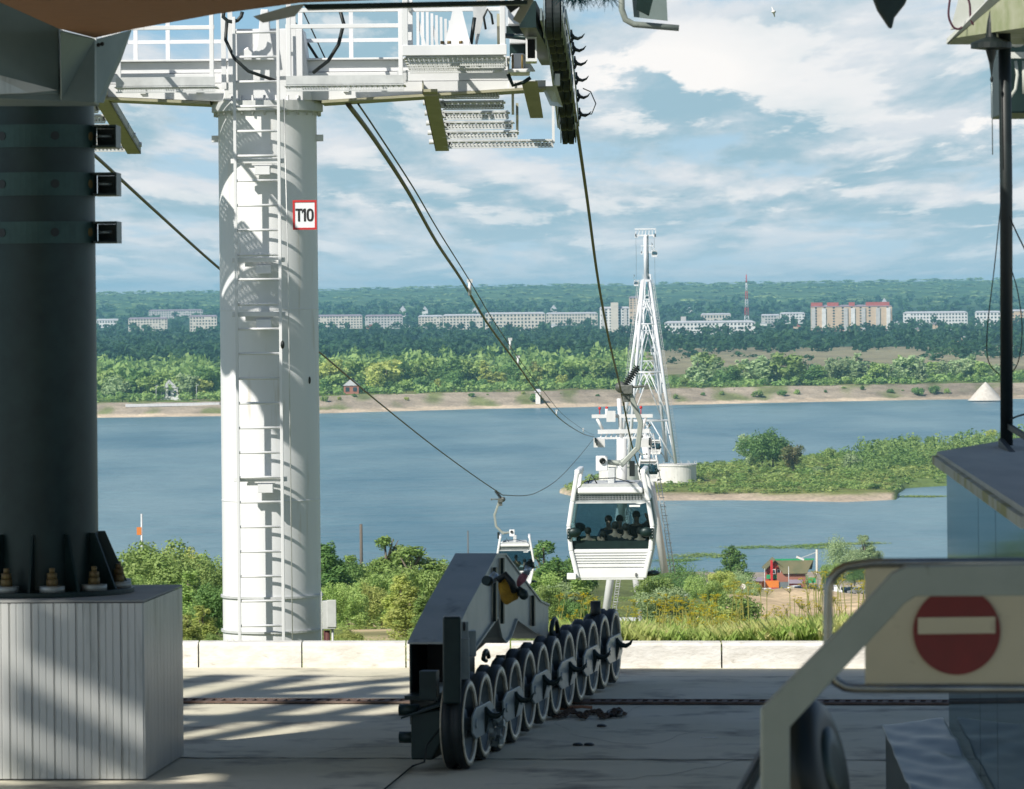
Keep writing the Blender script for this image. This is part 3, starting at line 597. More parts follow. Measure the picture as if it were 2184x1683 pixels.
q.build('wall_face', mat('river_wall', (.46, .38, .30), (.38, .31, .25), .15, .9), o)
q = MB(); a = (266-1092)/F*2499; q.prism([(a, 2496, ZW+4.5), (b, 2507, ZW+4.7), (b, 2507, ZW+6.2), (a, 2496, ZW+6.0)], (0, 4, 0)); q.build('coping', white, o)
x = (384-1092)/F*2540; z0 = height(x, 2540)
o = thing('boat', 'white boat lying ashore above the river wall', 'boat', (x, 2540, z0)); q = MB(); q.prism([(x-5, 2540, z0+1.6), (x+5, 2540, z0+1.4), (x+3.6, 2540, z0), (x-3.6, 2540, z0)], (0, 3, 0)); q.build('hull', white, o, .15)
q = MB(); q.prism([(x-3, 2540.4, z0+1.7), (x+3, 2540.4, z0+1.6), (x+1.8, 2540.4, z0+3.2), (x-1.8, 2540.4, z0+3.2)], (0, 2.2, 0)); q.build('cabin', white, o, .1)
for i, u in enumerate((331, 417)):
    x = (u-1092)/F*2530; z0 = height(x, 2530); o = thing('lamp_post', ['thin lamp post beside the white cottage', 'thin lamp post right of the white boat'][i], 'lamp post', (x, 2530, z0), 'lamp posts on the far bank')
    q = MB(); q.tube([(x, 2530, z0), (x, 2530, z0+8.5)], [.18, .1], 6); q.build('pole', wgrey, o); q = MB(); q.cbox((x+.5, 2530, z0+8.5), (1.3, .4, .25)); q.build('lamp_head', wgrey, o)
u = 2100; d = 2625; x = (u-1092)/F*d; z0 = ZW+.6; z1 = W(u, 815, d).z; q = MB(); prof = [(10.2, 0), (8.6, 1.2), (5, (z1-z0)*.52), (1.6, (z1-z0)*.88), (.2, z1-z0)]
q.cs = True; q.lathe(prof, (x, d, z0), n=40); tag(q.build('sand_heap', mat('sand_heap', (.62, .58, .52), (.5, .46, .4), .6, .95, bump=2)), 'tall pale cone of sand on the far shore beside the black post', 'sand heap')
# ---------------------------------------------------------------- woods and ground plants that read as one mass
st = lambda c: (lambda d: c*d*d/550000)
mass('riverside_wood', field(2760, 3500, st(4), -250, 1330, 15, 16, .8, seed=2), [Ro, Wi, Ro], 'mid', 'mixed green wood behind the front rows of the far bank', 'wood')
mass('bank_thicket', [p for p in field(2500, 2960, lambda d: 11, -250, 2450, 6, 9, .75, seed=12, keep=lambda u, y: (lambda e: e > 58 and (u < 1330 or e < 190))(y - vd(u, lerp(VBANK, u))))], [Bu, Ro], 'mid', 'low green thicket filling the far bank between the trees', 'thicket')
mass('far_wood', field(3500, 5750, st(3.4), -250, 2450, 14, 17, .9, keep=lambda u, y: not (1340 < u < 2000 and y < 3900) and not (u > 2000 and y < 3500), seed=3), [Ro, Wi, Ro], 'dark', 'dark wood between the meadows and the town', 'wood')
mass('meadow_bushes', field(2950, 3900, st(9), 1250, 2450, 7, 13, .13, seed=4), [Bu, Ro], 'dark', 'scattered dark bushes on the brown meadow', 'bushes')
mass('town_trees', field(5600, 7200, st(5), -250, 2450, 15, 18, .55, seed=5), [Ro, Ro], 'dark', 'dark trees between the apartment blocks', 'trees')
mass('forest_edge', field(7200, 9700, st(4), -350, 2550, 20, 26, .95, seed=6), [Ro, Ro], 'dark', 'dark forest belt behind the town', 'forest', n=34, card=.16)
mass('hill_forest', field(9800, 15400, st(2.2), -350, 2550, 10, 62, .9, seed=7), [Ro, Ro], 'hill', 'pale green forest covering the far hills', 'forest', n=26, card=.16)
mass('island_thicket', field(1560, 1900, lambda d: 9, 1660, 2350, 7.5, 9.5, .55, seed=21, keep=lambda u, y: height((u-1092)/F*y, y) > ZW+1.1 and u > 1660+(1900-y)*.5 and mnoise.noise(Vector((u*.028, y*.022, 7))) > -.08), [Bu, Wi, Bu], 'mid', 'rounded green thicket filling the wide end of the island', 'thicket', n=110, card=.07)
mass('island_scrub', field(1445, 1840, lambda d: 6, 1200, 2350, 2.6, 4.5, .75, seed=8, keep=lambda u, y: height((u-1092)/F*y, y) > ZW+.9 and (u > 1470 or mnoise.noise(Vector((u*.03, y*.05, 1))) > .1)), [Bu, Bu], 'low', 'green scrub and reeds covering the island', 'scrub', n=40, card=.12)
sand_ = lambda u, y: (u > 1538 and 395 < y) or (745 < u < 860 and 160 < y < 600) or (u < 470 and mnoise.noise(Vector((u*.02, y*.02, 3))) > .35)
mass('slope_undergrowth', field(230, 930, lambda d: 6+d*.03, -100, 1560, 1.0, 3.4, .75, seed=9, keep=lambda u, y: not sand_(u, y) and not (1276 < u < 1392 and y < 475)), [Bu, Bu], 'herb', 'green undergrowth between the trees on the slope', 'undergrowth', n=150, card=.035)
mass('near_undergrowth', field(60, 230, lambda d: 6+d*.03, -100, 1560, .30, 1.6, .7, seed=19, keep=lambda u, y: not sand_(u, y) and not 1276 < u < 1392), [Bu, Bu], 'herb', 'fine green undergrowth just below the kerb', 'undergrowth', n=900, card=.014)
mass('slope_herbs', field(60, 330, lambda d: 3+d*.03, 1200, 2250, .3, 1.1, .8, seed=10, keep=lambda u, y: (u < 1540 or y < 150) and not 1276 < u < 1392), [Bu, Bu], 'herb', 'weeds and herbs on the slope behind the grass', 'herbs', n=420, card=.013)
mass('water_weeds', [(x, y, ZW-.25, .9, wd) for x, y, wd in [((u-1092)/F*vd(u, v), vd(u, v), s) for u, v, s in [(1440+i*9, 1186+3*math.sin(i*.8), 9) for i in range(13)] + [(1420+i*8, 1196, 10) for i in range(6)] + [(1560+i*13, 1168+2*math.sin(i), 9) for i in range(18)] + [(1700+i*11, 1165-i*.4, 8) for i in range(16)] + [(1925+i*6, 1060, 8) for i in range(14)]]], [Bu], 'low', 'floating green water weeds near the shore', 'water weeds', n=90, card=.06)
# grass and yellow flowers behind the kerb
r = np.random.RandomState(4)
def blades(n, xr, yr, hr, wd, seed, lean=.35):
    r = np.random.RandomState(seed); x = r.uniform(*xr, n); y = r.uniform(0, 1, n)**1.6*(yr[1]-yr[0])+yr[0]; x = x*(y/35)
    cl = np.array([mnoise.noise(Vector((a*1.3, b*.5, 2)))*.5+.5 for a, b in zip(x, y)])
    y = y + SLK*x*np.clip(1-(y-35)/8, 0, 1); z = np.array([height(a, b) for a, b in zip(x, y)]) - .03; z = np.where(y < 35.3, .1, z)
    h = r.uniform(*hr, n)*(.5+1.0*cl)*np.sqrt(y/36); a = r.uniform(0, 3.14, n); dx, dy = np.cos(a)*wd, np.sin(a)*wd
    lx, ly = r.normal(size=n)*lean*h, r.normal(size=n)*lean*h
    b0 = np.stack([x-dx, y-dy, z], 1); b1 = np.stack([x+dx, y+dy, z], 1); m1 = np.stack([x+dx*.8+lx*.35, y+dy*.8+ly*.35, z+h*.6], 1); tp = np.stack([x+lx, y+ly, z+h], 1)
    return np.stack([b0, b1, m1, tp], 1).reshape(-1, 3)
gm1 = leafmat('grass_blades', (.17, .25, .06), (.30, .31, .12), (.42, .38, .20), 2.2, 9)
o = bpy.data.objects.new('wild_grass', cards_mesh('wild_grass', np.concatenate([blades(60000, (.4, 3.6), (34.98, 43), (.07, .22), .0024, 1), blades(12000, (-2.6, .5), (35.0, 45), (.02, .08), .003, 5), blades(30000, (.3, 3.6), (41, 75), (.14, .30), .004, 2)]), gm1)); COL.objects.link(o); struct(o, 'stuff'); tag(o, 'tall green and straw-coloured grass behind the kerb', 'grass')
fl = []; q = MB(); r2 = random.Random(9); fm = leafmat('flower_yellow', (.55, .45, .02), (.42, .38, .03), (.6, .5, .05), 20, 40)
spots = [(r2.gauss(1500, 60), r2.uniform(1268, 1345)) for _ in range(60)] + [(r2.gauss(1420, 40), r2.uniform(1275, 1335)) for _ in range(18)] + [(r2.uniform(1560, 1880), r2.uniform(1240, 1330)) for _ in range(46)] + [(r2.uniform(1690, 1850), r2.uniform(1215, 1260)) for _ in range(16)] + [(r2.uniform(1190, 1290), r2.uniform(1265, 1330)) for _ in range(14)]
for u, v in spots:
    d = r2.uniform(36, 48); p = W(u, v, d); zb = height(p.x, d); b = Vector((p.x+r2.uniform(-.08, .08), d, zb)); m_ = (p+b)/2 + Vector((r2.uniform(-.03, .03), 0, 0))
    q.tube([b, m_, p], [.005, .004, .003], 4)
    for k in range(r2.randint(3, 6)):
        e = p + Vector((r2.gauss(0, .035), r2.gauss(0, .035), r2.uniform(-.01, .03))); q.tube([p-Vector((0, 0, .04)), e], .002, 3, False)
        for j in range(7):
            c = e + Vector((r2.gauss(0, .011), r2.gauss(0, .011), r2.gauss(0, .004))); s_ = .006
            fl.append([(c.x-s_, c.y-s_, c.z), (c.x+s_, c.y-s_, c.z+.003), (c.x+s_, c.y+s_, c.z), (c.x-s_, c.y+s_, c.z+.004)])
o = q.build('wildflower_stalks', leafmat('stalks', (.16, .20, .05), (.3, .27, .08), None or (.12, .16, .04), 9, 20)); struct(o, 'stuff'); tag(o, 'thin branching stalks of yellow wildflowers', 'flower stalks')
o = bpy.data.objects.new('yellow_wildflowers', cards_mesh('yellow_wildflowers', np.array(fl).reshape(-1, 3), fm)); COL.objects.link(o); struct(o, 'stuff'); tag(o, 'yellow wildflower heads above the grass', 'wildflowers')
def text_mesh(body, name, loc, h, m, parent=None, depth=.004, rotz=0.0, xs=1.0):
    cu = bpy.data.curves.new(name, 'FONT'); cu.body = body; cu.size = 1; cu.extrude = .5; cu.align_x = 'CENTER'; cu.align_y = 'CENTER'; cu.offset = .012
    o = bpy.data.objects.new(name, cu); COL.objects.link(o); me = bpy.data.meshes.new_from_object(o.evaluated_get(bpy.context.evaluated_depsgraph_get())); bpy.data.objects.remove(o); bpy.data.curves.remove(cu)
    k = h/.72; M = Matrix.Translation(Vector(loc) - (Vector(parent['org']) if parent else Vector())) @ Matrix.Rotation(rotz, 4, 'Z') @ Matrix.Rotation(R(90), 4, 'X') @ Matrix.Diagonal((k*xs, k, depth, 1))
    me.transform(M); me.materials.clear(); me.materials.append(m); o = bpy.data.objects.new(name, me); COL.objects.link(o)
    if parent: o.parent = parent; o['org'] = parent['org']
    return o
black = mat('black_ink', (.012, .014, .016), rough=.6)
bolt = mat('brass_nuts', (.20, .15, .05), (.14, .09, .04), 30, .6, .3)
# ================================================================= numbered column pylon (about 50 m away)
D0 = 50.0
base = W(576, 1420, D0); cx = base.x; cy = D0+.53
pyl = thing('column_pylon', 'thick white steel column pylon numbered T10 with ladder and crossarm', 'cable car pylon', (cx, cy, -3))
ztop = W(565, 235, D0).z; zf = W(565, 214, D0).z
q = MB(); q.cs = True; RC = .53
zs = [-3] + [W(570, v, D0).z for v in (1350, 1276, 1070, 660)] + [ztop]
q.lathe([(RC, -3), (RC, ztop)], (cx, cy, 0), n=72); q.build('column', mat('column_white', (0.73, 0.745, 0.75), (0.63, 0.65, 0.665), .9, .42, c3=(.50, .46, .38), s3=7, t3=(.60, .78), stretch=(1, 1, .10)), pyl)
for z_ in zs[1:5]:
    q = MB(); q.cs = False; q.lathe([(RC-.01, z_-.008), (RC+.005, z_-.005), (RC+.005, z_+.005), (RC-.01, z_+.008)], (cx, cy, 0), n=72); q.build('weld_seam', white, pyl)
q = MB(); q.cs = False; q.lathe([(RC, ztop-.02), (.60, ztop), (.60, ztop+.05), (.60, ztop+.055), (.60, zf), (.1, zf)], (cx, cy, 0), n=48)
for k in range(28):
    a = k*2*math.pi/28; p = Vector((cx+.565*math.cos(a), cy+.565*math.sin(a), ztop)); q.cyl(p-Vector((0, 0, .05)), p+Vector((0, 0, .16)), .014, 6)
q.build('flange', wgrey, pyl)
q = MB()
for v in (1276, 1350):
    z = W(570, v, D0).z; q.lathe([(RC+.006, z-.012), (RC+.022, z-.012), (RC+.022, z+.012), (RC+.006, z+.012)], (cx, cy, 0), n=56, close=True)
q.build('band_clamp', wgrey, pyl)
# ladder
lx0, lx1 = W(507, 500, D0).x+.0, W(600, 500, D0).x; ly = D0-.33
q = MB(); zt = W(500, 40, D0).z
for x in (lx0, lx1): q.cbox((x, ly, (zt-3)/2), (.032, .05, zt+3))
q.build('ladder_rail', white, pyl, .004); sp = .262; z = W(550, 1330, D0).z; z -= sp*12
while z < zt:
    q = MB(); q.cyl((lx0, ly, z), (lx1, ly, z), .014, 8); q.build('rung', white, pyl); z += sp
for v in (345, 555, 670, 1020):
    q = MB(); z = W(550, v, D0).z; q.cbox(((lx0+lx1)/2, ly+.06, z), (lx1-lx0+.10, .05, .05)); q.cbox(((lx0+lx1)/2+.05, ly+.16, z-.10), (.16, .24, .09)); q.cbox(((lx0+lx1)/2, ly+.16, z-.02), (.30, .03, .10)); q.build('ladder_bracket', white, pyl, .004)
q = MB(); xc_ = W(617, 500, D0).x; q.tube([(xc_-.03, ly+.03, zf), (xc_, ly+.02, 3), (xc_+.01, ly+.0, -2)], .006, 6); q.build('safety_cable', wgrey, pyl)
q = MB(); p = W(604, 735, D0-.2); q.ball((p.x, ly-.02, p.z), (.022, .04, .045)); q.build('fall_arrester', darker, pyl)
q = MB(); p = W(664, 812, D0-.02); q.ball((p.x-.03, cy-.30, p.z), (.015, .015, .04)); q.build('cable_gland', darker, pyl)
# number plate
p0, p1 = W(625, 428, D0-.40), W(675, 489, D0-.40); ry = p0.y; c = (p0+p1)/2
q = MB(); q.box((p0.x, ry, p1.z), (p1.x, ry+.012, p0.z)); np_ = q.build('number_plate', mat('plate_white', (.74, .78, .80), rough=.35), pyl)
q = MB(); e = .018
q.box((p0.x-.004, ry-.006, p0.z-e), (p1.x+.004, ry+.004, p0.z+.004)); q.box((p0.x-.004, ry-.006, p1.z-.004), (p1.x+.004, ry+.004, p1.z+e)); q.box((p0.x-.004, ry-.0045, p1.z+e), (p0.x+e, ry+.003, p0.z-e)); q.box((p1.x-e, ry-.0045, p1.z+e), (p1.x+.004, ry+.003, p0.z-e))
fr_ = q.build('red_border', red, np_); fr_['org'] = pyl['org']
def glyph(kind, gx, h, wd, st):
    q = MB(); y0, y1 = ry-.005, ry-.001; z0, z1 = c.z-h/2, c.z+h/2
    if kind == 'T': q.box((gx-wd/2, y0, z1-st), (gx+wd/2, y1, z1)); q.box((gx-st/2, y0, z0), (gx+st/2, y1, z1-st-.0001))
    elif kind == '1': q.box((gx, y0, z0), (gx+st, y1, z1)); q.prism([(gx-.0005, y0, z1), (gx-.0005, y0, z1-st*1.3), (gx-wd*.42, y0, z1-st*2.4), (gx-wd*.42, y0, z1-st*1.4)], (0, .004, 0))
    else:
        n = 28; o_, i_ = [], []
        for k in range(n):
            a = 2*math.pi*k/n; ca2, sa2 = math.cos(a), math.sin(a); e = lambda t: math.copysign(abs(t)**.75, t); o_.append((gx+wd/2*e(ca2), y0, c.z+h/2*e(sa2))); i_.append((gx+(wd/2-st)*e(ca2), y0, c.z+(h/2-st)*e(sa2)))
        q.add(o_+i_, [(k, (k+1) % n, n+(k+1) % n, n+k) for k in range(n)])
    g_ = q.build('lettering', black, np_); return g_
np_['org'] = pyl['org']
glyph('T', c.x-.062, .135, .072, .021); glyph('1', c.x-.010, .135, .05, .021); glyph('0', c.x+.056, .135, .074, .021)
q = MB(); q.cbox((c.x-.1, ry+.09, c.z-.01), (.06, .14, .05)); q.cbox((c.x, ry+.13, c.z), (.05, .2, .05)); q.build('plate_bracket', wgrey, pyl)
for s in (-1, 1):
    q = MB(); z = W(565, 292, D0).z; q.cbox((cx+s*(RC+.03), cy, z), (.08, .10, .07)); q.build('lug', white, pyl)
# neck and crossarm
X = lambda u, d=D0: (u-1092)/F*d
Z = lambda v, u=575, d=D0: W(u, v, d).z
zb = lambda v: Z(v)
HW = 2.6
q = MB(); q.prism([(X(478), D0+.1, zb(214)), (X(668), D0+.1, zb(214)), (X(650), D0+.1, zb(60)), (X(500), D0+.1, zb(60))], (0, .8, 0)); q.build('neck', white, pyl, .01)
ca_ = thing  # crossarm is part of the pylon
q = MB(); q.box((cx-HW, cy-.28, zb(152)), (cx+HW, cy+.3, zb(128))); q.box((cx-HW, cy-.32, zb(174)), (cx+HW, cy+.34, zb(153.4))); q.box((cx-HW-.02, cy-.36, zb(127.6)), (cx+HW+.02, cy+.36, zb(123))); q.build('crossarm', white, pyl, .006)
q = MB(); q.prism([(cx-3.0, D0+.2, zb(188)), (X(460), D0+.2, zb(213)), (X(690), D0+.2, zb(213)), (cx+3.0, D0+.2, zb(188)), (cx+3.0, D0+.2, zb(175)), (cx-3.0, D0+.2, zb(175))], (0, .7, 0)); q.build('gusset_beam', white, pyl)
q = MB()
for s in (-1, 1): q.prism([(cx+s*.6, D0+.12, zb(220)), (cx+s*3.0, D0+.12, zb(194)), (cx+s*3.0, D0+.12, zb(189)), (cx+s*.6, D0+.12, zb(214))], (0, .85, 0))
q.build('gusset_underside', olive, pyl)  # olive strip: shaded underside of the white gusset, put in as colour
for k, u in enumerate((300, 420, 735, 1090, -10)):
    q = MB(); q.prism([(X(u), D0+.17, zb(178)), (X(u)+.06, D0+.17, zb(178)), (X(u)+.06, D0+.17, zb(196)), (X(u), D0+.17, zb(196))], (0, .03, 0)); q.build('stiffener', white, pyl)
def grating(q, x0, x1, y, z, n, h=.055, dz=.0):
    for k in range(n):
        a = x0+(x1-x0)*(k+.1)/n; b = x0+(x1-x0)*(k+.62)/n; q.prism([(a, y, z), (b, y, z), (b+.02, y, z-h), (a+.02, y, z-h)], (0, .012, 0))
    q.box((x0, y-.003, z), (x1, y+.02, z+.012)); q.box((x0, y-.003, z-h-.014), (x1, y+.02, z-h-.0))
def perf(q, x0, x1, y0, y1, z, n, hh=.055):
    """walkway plank: slotted top sheet and slotted side faces"""
    grating(q, x0, x1, y0, z, n, hh)
    m_ = max(2, int((y1-y0)/.1))
    for k in range(m_+1): yy = y0+(y1-y0)*k/m_; q.box((x0, yy-.016, z-.012), (x1, yy+.016, z-.002))
    for k in range(n//2+1): xx = x0+(x1-x0)*k/(n//2); q.box((xx-.018, y0, z-.014), (xx+.018, y1, z-.004))
for a, b in ((X(620), X(868)), (X(262), X(470))):
    q = MB(); perf(q, a, b, D0-.62, D0-.1, zb(187), 44); q.box((a, D0-.63, zb(186)), (b, D0-.6, zb(168))); q.build('catwalk', wgrey, pyl)
    q = MB()
    for x in (a+.03, b-.03): q.cbox((x, D0-.6, (zb(186)+zb(30))/2), (.045, .045, zb(30)-zb(186)))
    for v in (64, 30): q.cbox(((a+b)/2, D0-.6, zb(v)), (b-a, .04, .045))
    q.build('railing', white, pyl, .004)
    q = MB()
    for x in (a+.09, b-.6): q.cbox((x, D0+.9, (zb(186)+zb(10))/2), (.045, .045, zb(10)-zb(186)))
    q.cbox(((a+b)/2, D0+.9, zb(78)), (b-a, .04, .04)); q.build('railing', white, pyl)
for i, (u0, v0, u1, v1) in enumerate([(475, -10, 478, 190), (490, 0, 493, 200), (615, 0, 617, 190), (625, 20, 628, 180)]):
    q = MB(); q.bar(W(u0, v0, D0-.1), W(u1, v1, D0-.1), .05, .05); q.build('post', white, pyl)
q = MB()
q.prism([W(535, 128, D0), W(585, 128, D0), W(575, 60, D0), W(572, 20, D0), W(556, 20, D0), W(548, 95, D0)], (0, .2, 0)); q.prism([W(505, 128, D0), W(545, 128, D0), W(540, 108, D0), W(528, 100, D0), W(510, 112, D0)], (0, .3, 0)); q.build('lifting_frame', white, pyl, .01)
q = MB(); q.tube([W(484, 45, D0-.3), W(481, 85, D0-.3), W(500, 125, D0-.35), W(530, 152, D0-.4), (W(590, 173, D0-.3))], .018, 8); q.tube([W(722, 10, D0-.3), W(733, 50, D0-.3), W(722, 95, D0-.3), W(700, 130, D0-.3), W(668, 155, D0-.2)], .02, 8)
q.tube([W(478, 20, D0-.3)]+[W(495+22*math.cos(a), 25+22*math.sin(a), D0-.3) for a in (2.6, 2, 1.5, 1, .5, 0)], .02, 8); q.build('power_cable', darker, pyl)
q = MB(); q.bar(W(610, 20, D0+1), W(690, 145, D0+1), .03, .03); q.bar(W(640, 10, D0+1.4), W(696, 130, D0+1.4), .015, .015); q.build('stay', darker, pyl)
q = MB(); a, b = W(847, 150, D0-.5), W(870, 174, D0-.5); q.box((a.x, a.y, b.z), (b.x, a.y+.02, b.z+.014)); q.box((a.x, a.y, a.z-.014), (b.x, a.y+.02, a.z)); q.box((a.x, a.y+.001, b.z+.014), (a.x+.014, a.y+.02, a.z-.014)); q.box((b.x-.014, a.y+.001, b.z+.014), (b.x, a.y+.02, a.z-.014)); q.box((a.x+.01, a.y+.3, b.z), (b.x-.01, a.y+.31, a.z)); q.build('hollow_section', wgrey, pyl)
def sheave(q_t, q_r, c, ax, rr, wd):
    """rubber-lined sheave with a concave rim disc; c is the outer face centre, ax the axle direction pointing out"""
    q_t.cs = True
    q_t.lathe([(rr*.80, -wd*.02), (rr, -wd*.06), (rr, -wd*.36), (rr*.965, -wd*.40), (rr*.95, -wd*.5), (rr*.965, -wd*.60), (rr, -wd*.64), (rr, -wd*.94), (rr*.8, -wd*.97)], c, ax, 40)
    q_r.cs = True
    q_r.lathe([(rr*.93, -wd*.03), (rr*.95, .004), (rr*.83, .004), (rr*.81, -wd*.12)], c, ax, 40)
    q_r.lathe([(rr*.93, -wd*.97), (rr*.95, -wd-.004), (rr*.80, -wd-.004), (rr*.6, -wd*.7), (.01, -wd*.68)], c, ax, 32)
rimm = mat('worn_rim', (.74, .69, .54), (.58, .54, .43), 10, .5, .25, c3=(.16, .16, .13), s3=14, t3=(.55, .75))
discm = mat('grey_disc', (.075, .10, .105), (.12, .15, .155), 9, .5, .3)
def catcher(q, c, s=1.0, sx=1):
    c = Vector(c); pts = [(-.02, .10, .07), (-.015, .03, .02), (.03, -.03, .004), (.10, -.05, 0), (.17, -.02, .01), (.215, .035, .03)]
    q.tube([c + Vector((sx*a*s, p*0, b*s)) for a, b, p in pts], [.028*s, .034*s, .034*s, .028*s, .018*s, .004*s], 8)
    q.bar(c + Vector((sx*.02*s, 0, -.03*s)), c + Vector((-.02*sx*s, 0, -.12*s)), .03*s, .05*s)
def side(sg):
    fx = lambda u: cx + sg*(X(u)-cx)            # mirror about the column
    def bx(q, u0, u1, v0, v1, y0, y1):
        a, b = sorted((fx(u0), fx(u1))); q.box((a, y0, zb(v1)), (b, y1, zb(v0)))
    y0, y1 = 47.2, 49.6
    q = MB()
    for u in (882, 1078):
        for y in (y0, y1): q.cbox((fx(u), y, (zb(150)+zb(8))/2), (.055, .055, zb(8)-zb(150)))
    for y in (y0, y1): bx(q, 884, 1076, 24, 33, y-.025, y+.025)
    for u in (882, 1078): q.box((fx(u)-.02, y0, zb(32)), (fx(u)+.02, y1, zb(25)))
    bx(q, 876, 1086, 129, 150, y0-.04, y0+.04); bx(q, 876, 1086, 129, 150, y1-.04, y1+.04); q.build('work_platform', white, pyl, .005)
    q = MB(); a, b = sorted((fx(882), fx(1080))); 
    for k in range(5): perf(q, a, b, y0+.05+k*.5, y0+.40+k*.5, zb(152)-.001*k, 40)
    q.build('platform_floor', wgrey, pyl)
    for k in range(9):
        q = MB(); u = 895+k*9; q.cbox((fx(u), 50.4+k*.35, zb(70)), (.03, .05, zb(12)-zb(122)))
        if k % 3 == 0: q.bar((fx(u), 50.4+k*.35, zb(40)), (fx(u+22), 50.4+k*.35, zb(126)), .03, .03)
        q.build('upright', white, pyl)
    q = MB(); pz = lambda u, v, y: Vector((fx(u), y, zb(v)))
    for y in (48.3,):
        q.prism([pz(957, 128-10, y), pz(1012, 118, y), pz(992, 35, y), pz(978, 35, y)], (0, .04, 0)); q.prism([pz(962, 118, y+.45), pz(1008, 118, y+.45), pz(990, 35, y+.45), pz(980, 35, y+.45)], (0, .04, 0))
        bx(q, 950, 1015, 119, 125, y-.2, y+.7)
        for u in (957, 970, 995, 1008): q.cyl(pz(u, 128, y-.15), pz(u, 112, y-.15), .012, 6)
    q.build('support_pyramid', white, pyl)
    q = MB()
    for u in (954, 968, 992): q.cyl(pz(u, 118, 48.05), pz(u, 112, 48.05), .02, 6)
    q.build('brass_nut', bolt, pyl)
    q = MB(); q.prism([pz(1016, 35, 48.6), pz(1046, -10, 48.6), pz(1056, -10, 48.6), pz(1022, 125, 48.6)], (0, .06, 0)); q.build('strut', wgrey, pyl)
    q = MB(); q.tube([pz(1043, 85, 48.4), pz(1039, 60, 48.4), pz(1047, 43, 48.4), pz(1055, 55, 48.4), pz(1058, 75, 48.4)], .012, 6); q.tube([pz(1012, 115, 48.4), pz(1020, 60, 48.4)], .02, 6); q.build('hose', darker, pyl)
    # descending walkway
    q = MB(); xs0, xs1 = fx(905), fx(950); pa, pb = Vector((xs0, 49.9, zb(200))), Vector((xs0+sg*.05, 55.2, W(975, 322, 55.2).z))
    q.prism([pa, pa+Vector((sg*.16, 0, 0)), pb+Vector((sg*.16, 0, 0)), pb], (0, 0, .03)); q.prism([pa, pb, pb+Vector((0, 0, .12)), pa+Vector((0, 0, .12))], (sg*.012, 0, 0)); q.build('walkway_stringer', olive, pyl)
    for k in range(6):
        f = (k+.7)/6; y = pa.y+(pb.y-pa.y)*f; z = pa.z+(pb.z-pa.z)*f+.08; x0 = xs0+sg*.2; x1 = fx(1068)+sg*(.05*k) if k < 5 else fx(1068)+sg*.62
        q = MB(); a, b = sorted((x0, x1)); perf(q, a, b, y-.2, y+.2, z, 20 if k < 5 else 28, .075); q.cyl((a-.05 if sg > 0 else a, y-.17, z-.05), (b, y-.17, z-.05), .02, 8); q.cyl((xs0-.02, y, z), (xs0+sg*.18, y, z), .03, 8); q.cyl((xs0+sg*.2, y-.2, z-.02), (xs0+sg*.2, y-.12, z-.02), .04, 8); q.build('tread', wgrey, pyl)
    q = MB(); a = fx(1068)+sg*.6; q.box((min(a, a+sg*.03), 54.2, pb.z+.05), (max(a, a+sg*.03), 54.26, pb.z+.50)); q.build('handrail', white, pyl); q = MB(); q.box((min(a, a+sg*.05), 49.8, zb(190)), (max(a, a+sg*.05), 50.0, zb(165)))
    q.build('handrail', white, pyl)
    q = MB()
    for k in range(5): q.bar((fx(1068)+sg*.05*k, 50.2+k, pb.z+.25+(5-k)*.2), (fx(1068)+sg*.05*k, 51.2+k, pb.z+.25+(4-k)*.2), .03, .14)
    q.build('walkway_side', olive, pyl)
    # machinery block and sheave train
    q = MB(); bx(q, 1089, 1140, 2, 66, 49.2, 49.7); bx(q, 1092, 1128, 85, 105, 49.3, 49.8); bx(q, 1095, 1122, 128, 160, 49.1, 49.5); bx(q, 1087, 1134, 162, 170, 48.9, 49.7); bx(q, 1060, 1078, 150, 162, 49.3, 49.6); q.prism([pz(1122, 128, 49.2), pz(1146, 165, 49.2), pz(1122, 165, 49.2)], (0, .1, 0))
    q.build('bearing_block', white, pyl, .01)
    q = MB(); bx(q, 1085, 1130, 66, 84, 49.5, 50); bx(q, 1092, 1130, 106, 127, 49.45, 49.9); q.tube([pz(1085, 92, 49), pz(1110, 96, 48.9), pz(1140, 100, 48.8)], .03, 6); q.tube([pz(1088, 172, 49), pz(1098, 196, 49), pz(1120, 190, 49), pz(1135, 180, 49)], .02, 6); q.build('hydraulic_unit', dark, pyl)
    for u in (1098, 1118):
        q = MB(); q.cyl(pz(u, 132, 49.0), pz(u, 162, 49.0), .012, 6); q.build('tie_rod', bolt, pyl)
    q = MB(); q.prism([pz(1116, 182, 49.6), pz(1150, 182, 49.6), pz(1163, 252, 50.6), pz(1135, 252, 50.6)], (0, .16, 0)); q.build('hanger_arm', olive, pyl)
    q = MB(); q.prism([pz(1160, 185, 50.5), pz(1192, 185, 50.5), pz(1206, 228, 50.8), pz(1178, 226, 50.6)], (0, .05, 0)); q.build('rocker_plate', wgrey, pyl)
    n = 11; P0, P1 = Vector((X(1186, 45.5), 45.5, W(1186, 30, 45.5).z)), Vector((X(1216, 54.6), 54.6, W(1216, 262, 54.6).z))
    P0.x = cx+sg*(P0.x-cx)+ (0 if sg > 0 else 0); P1.x = cx+sg*(P1.x-cx)
    tr = P1-P0
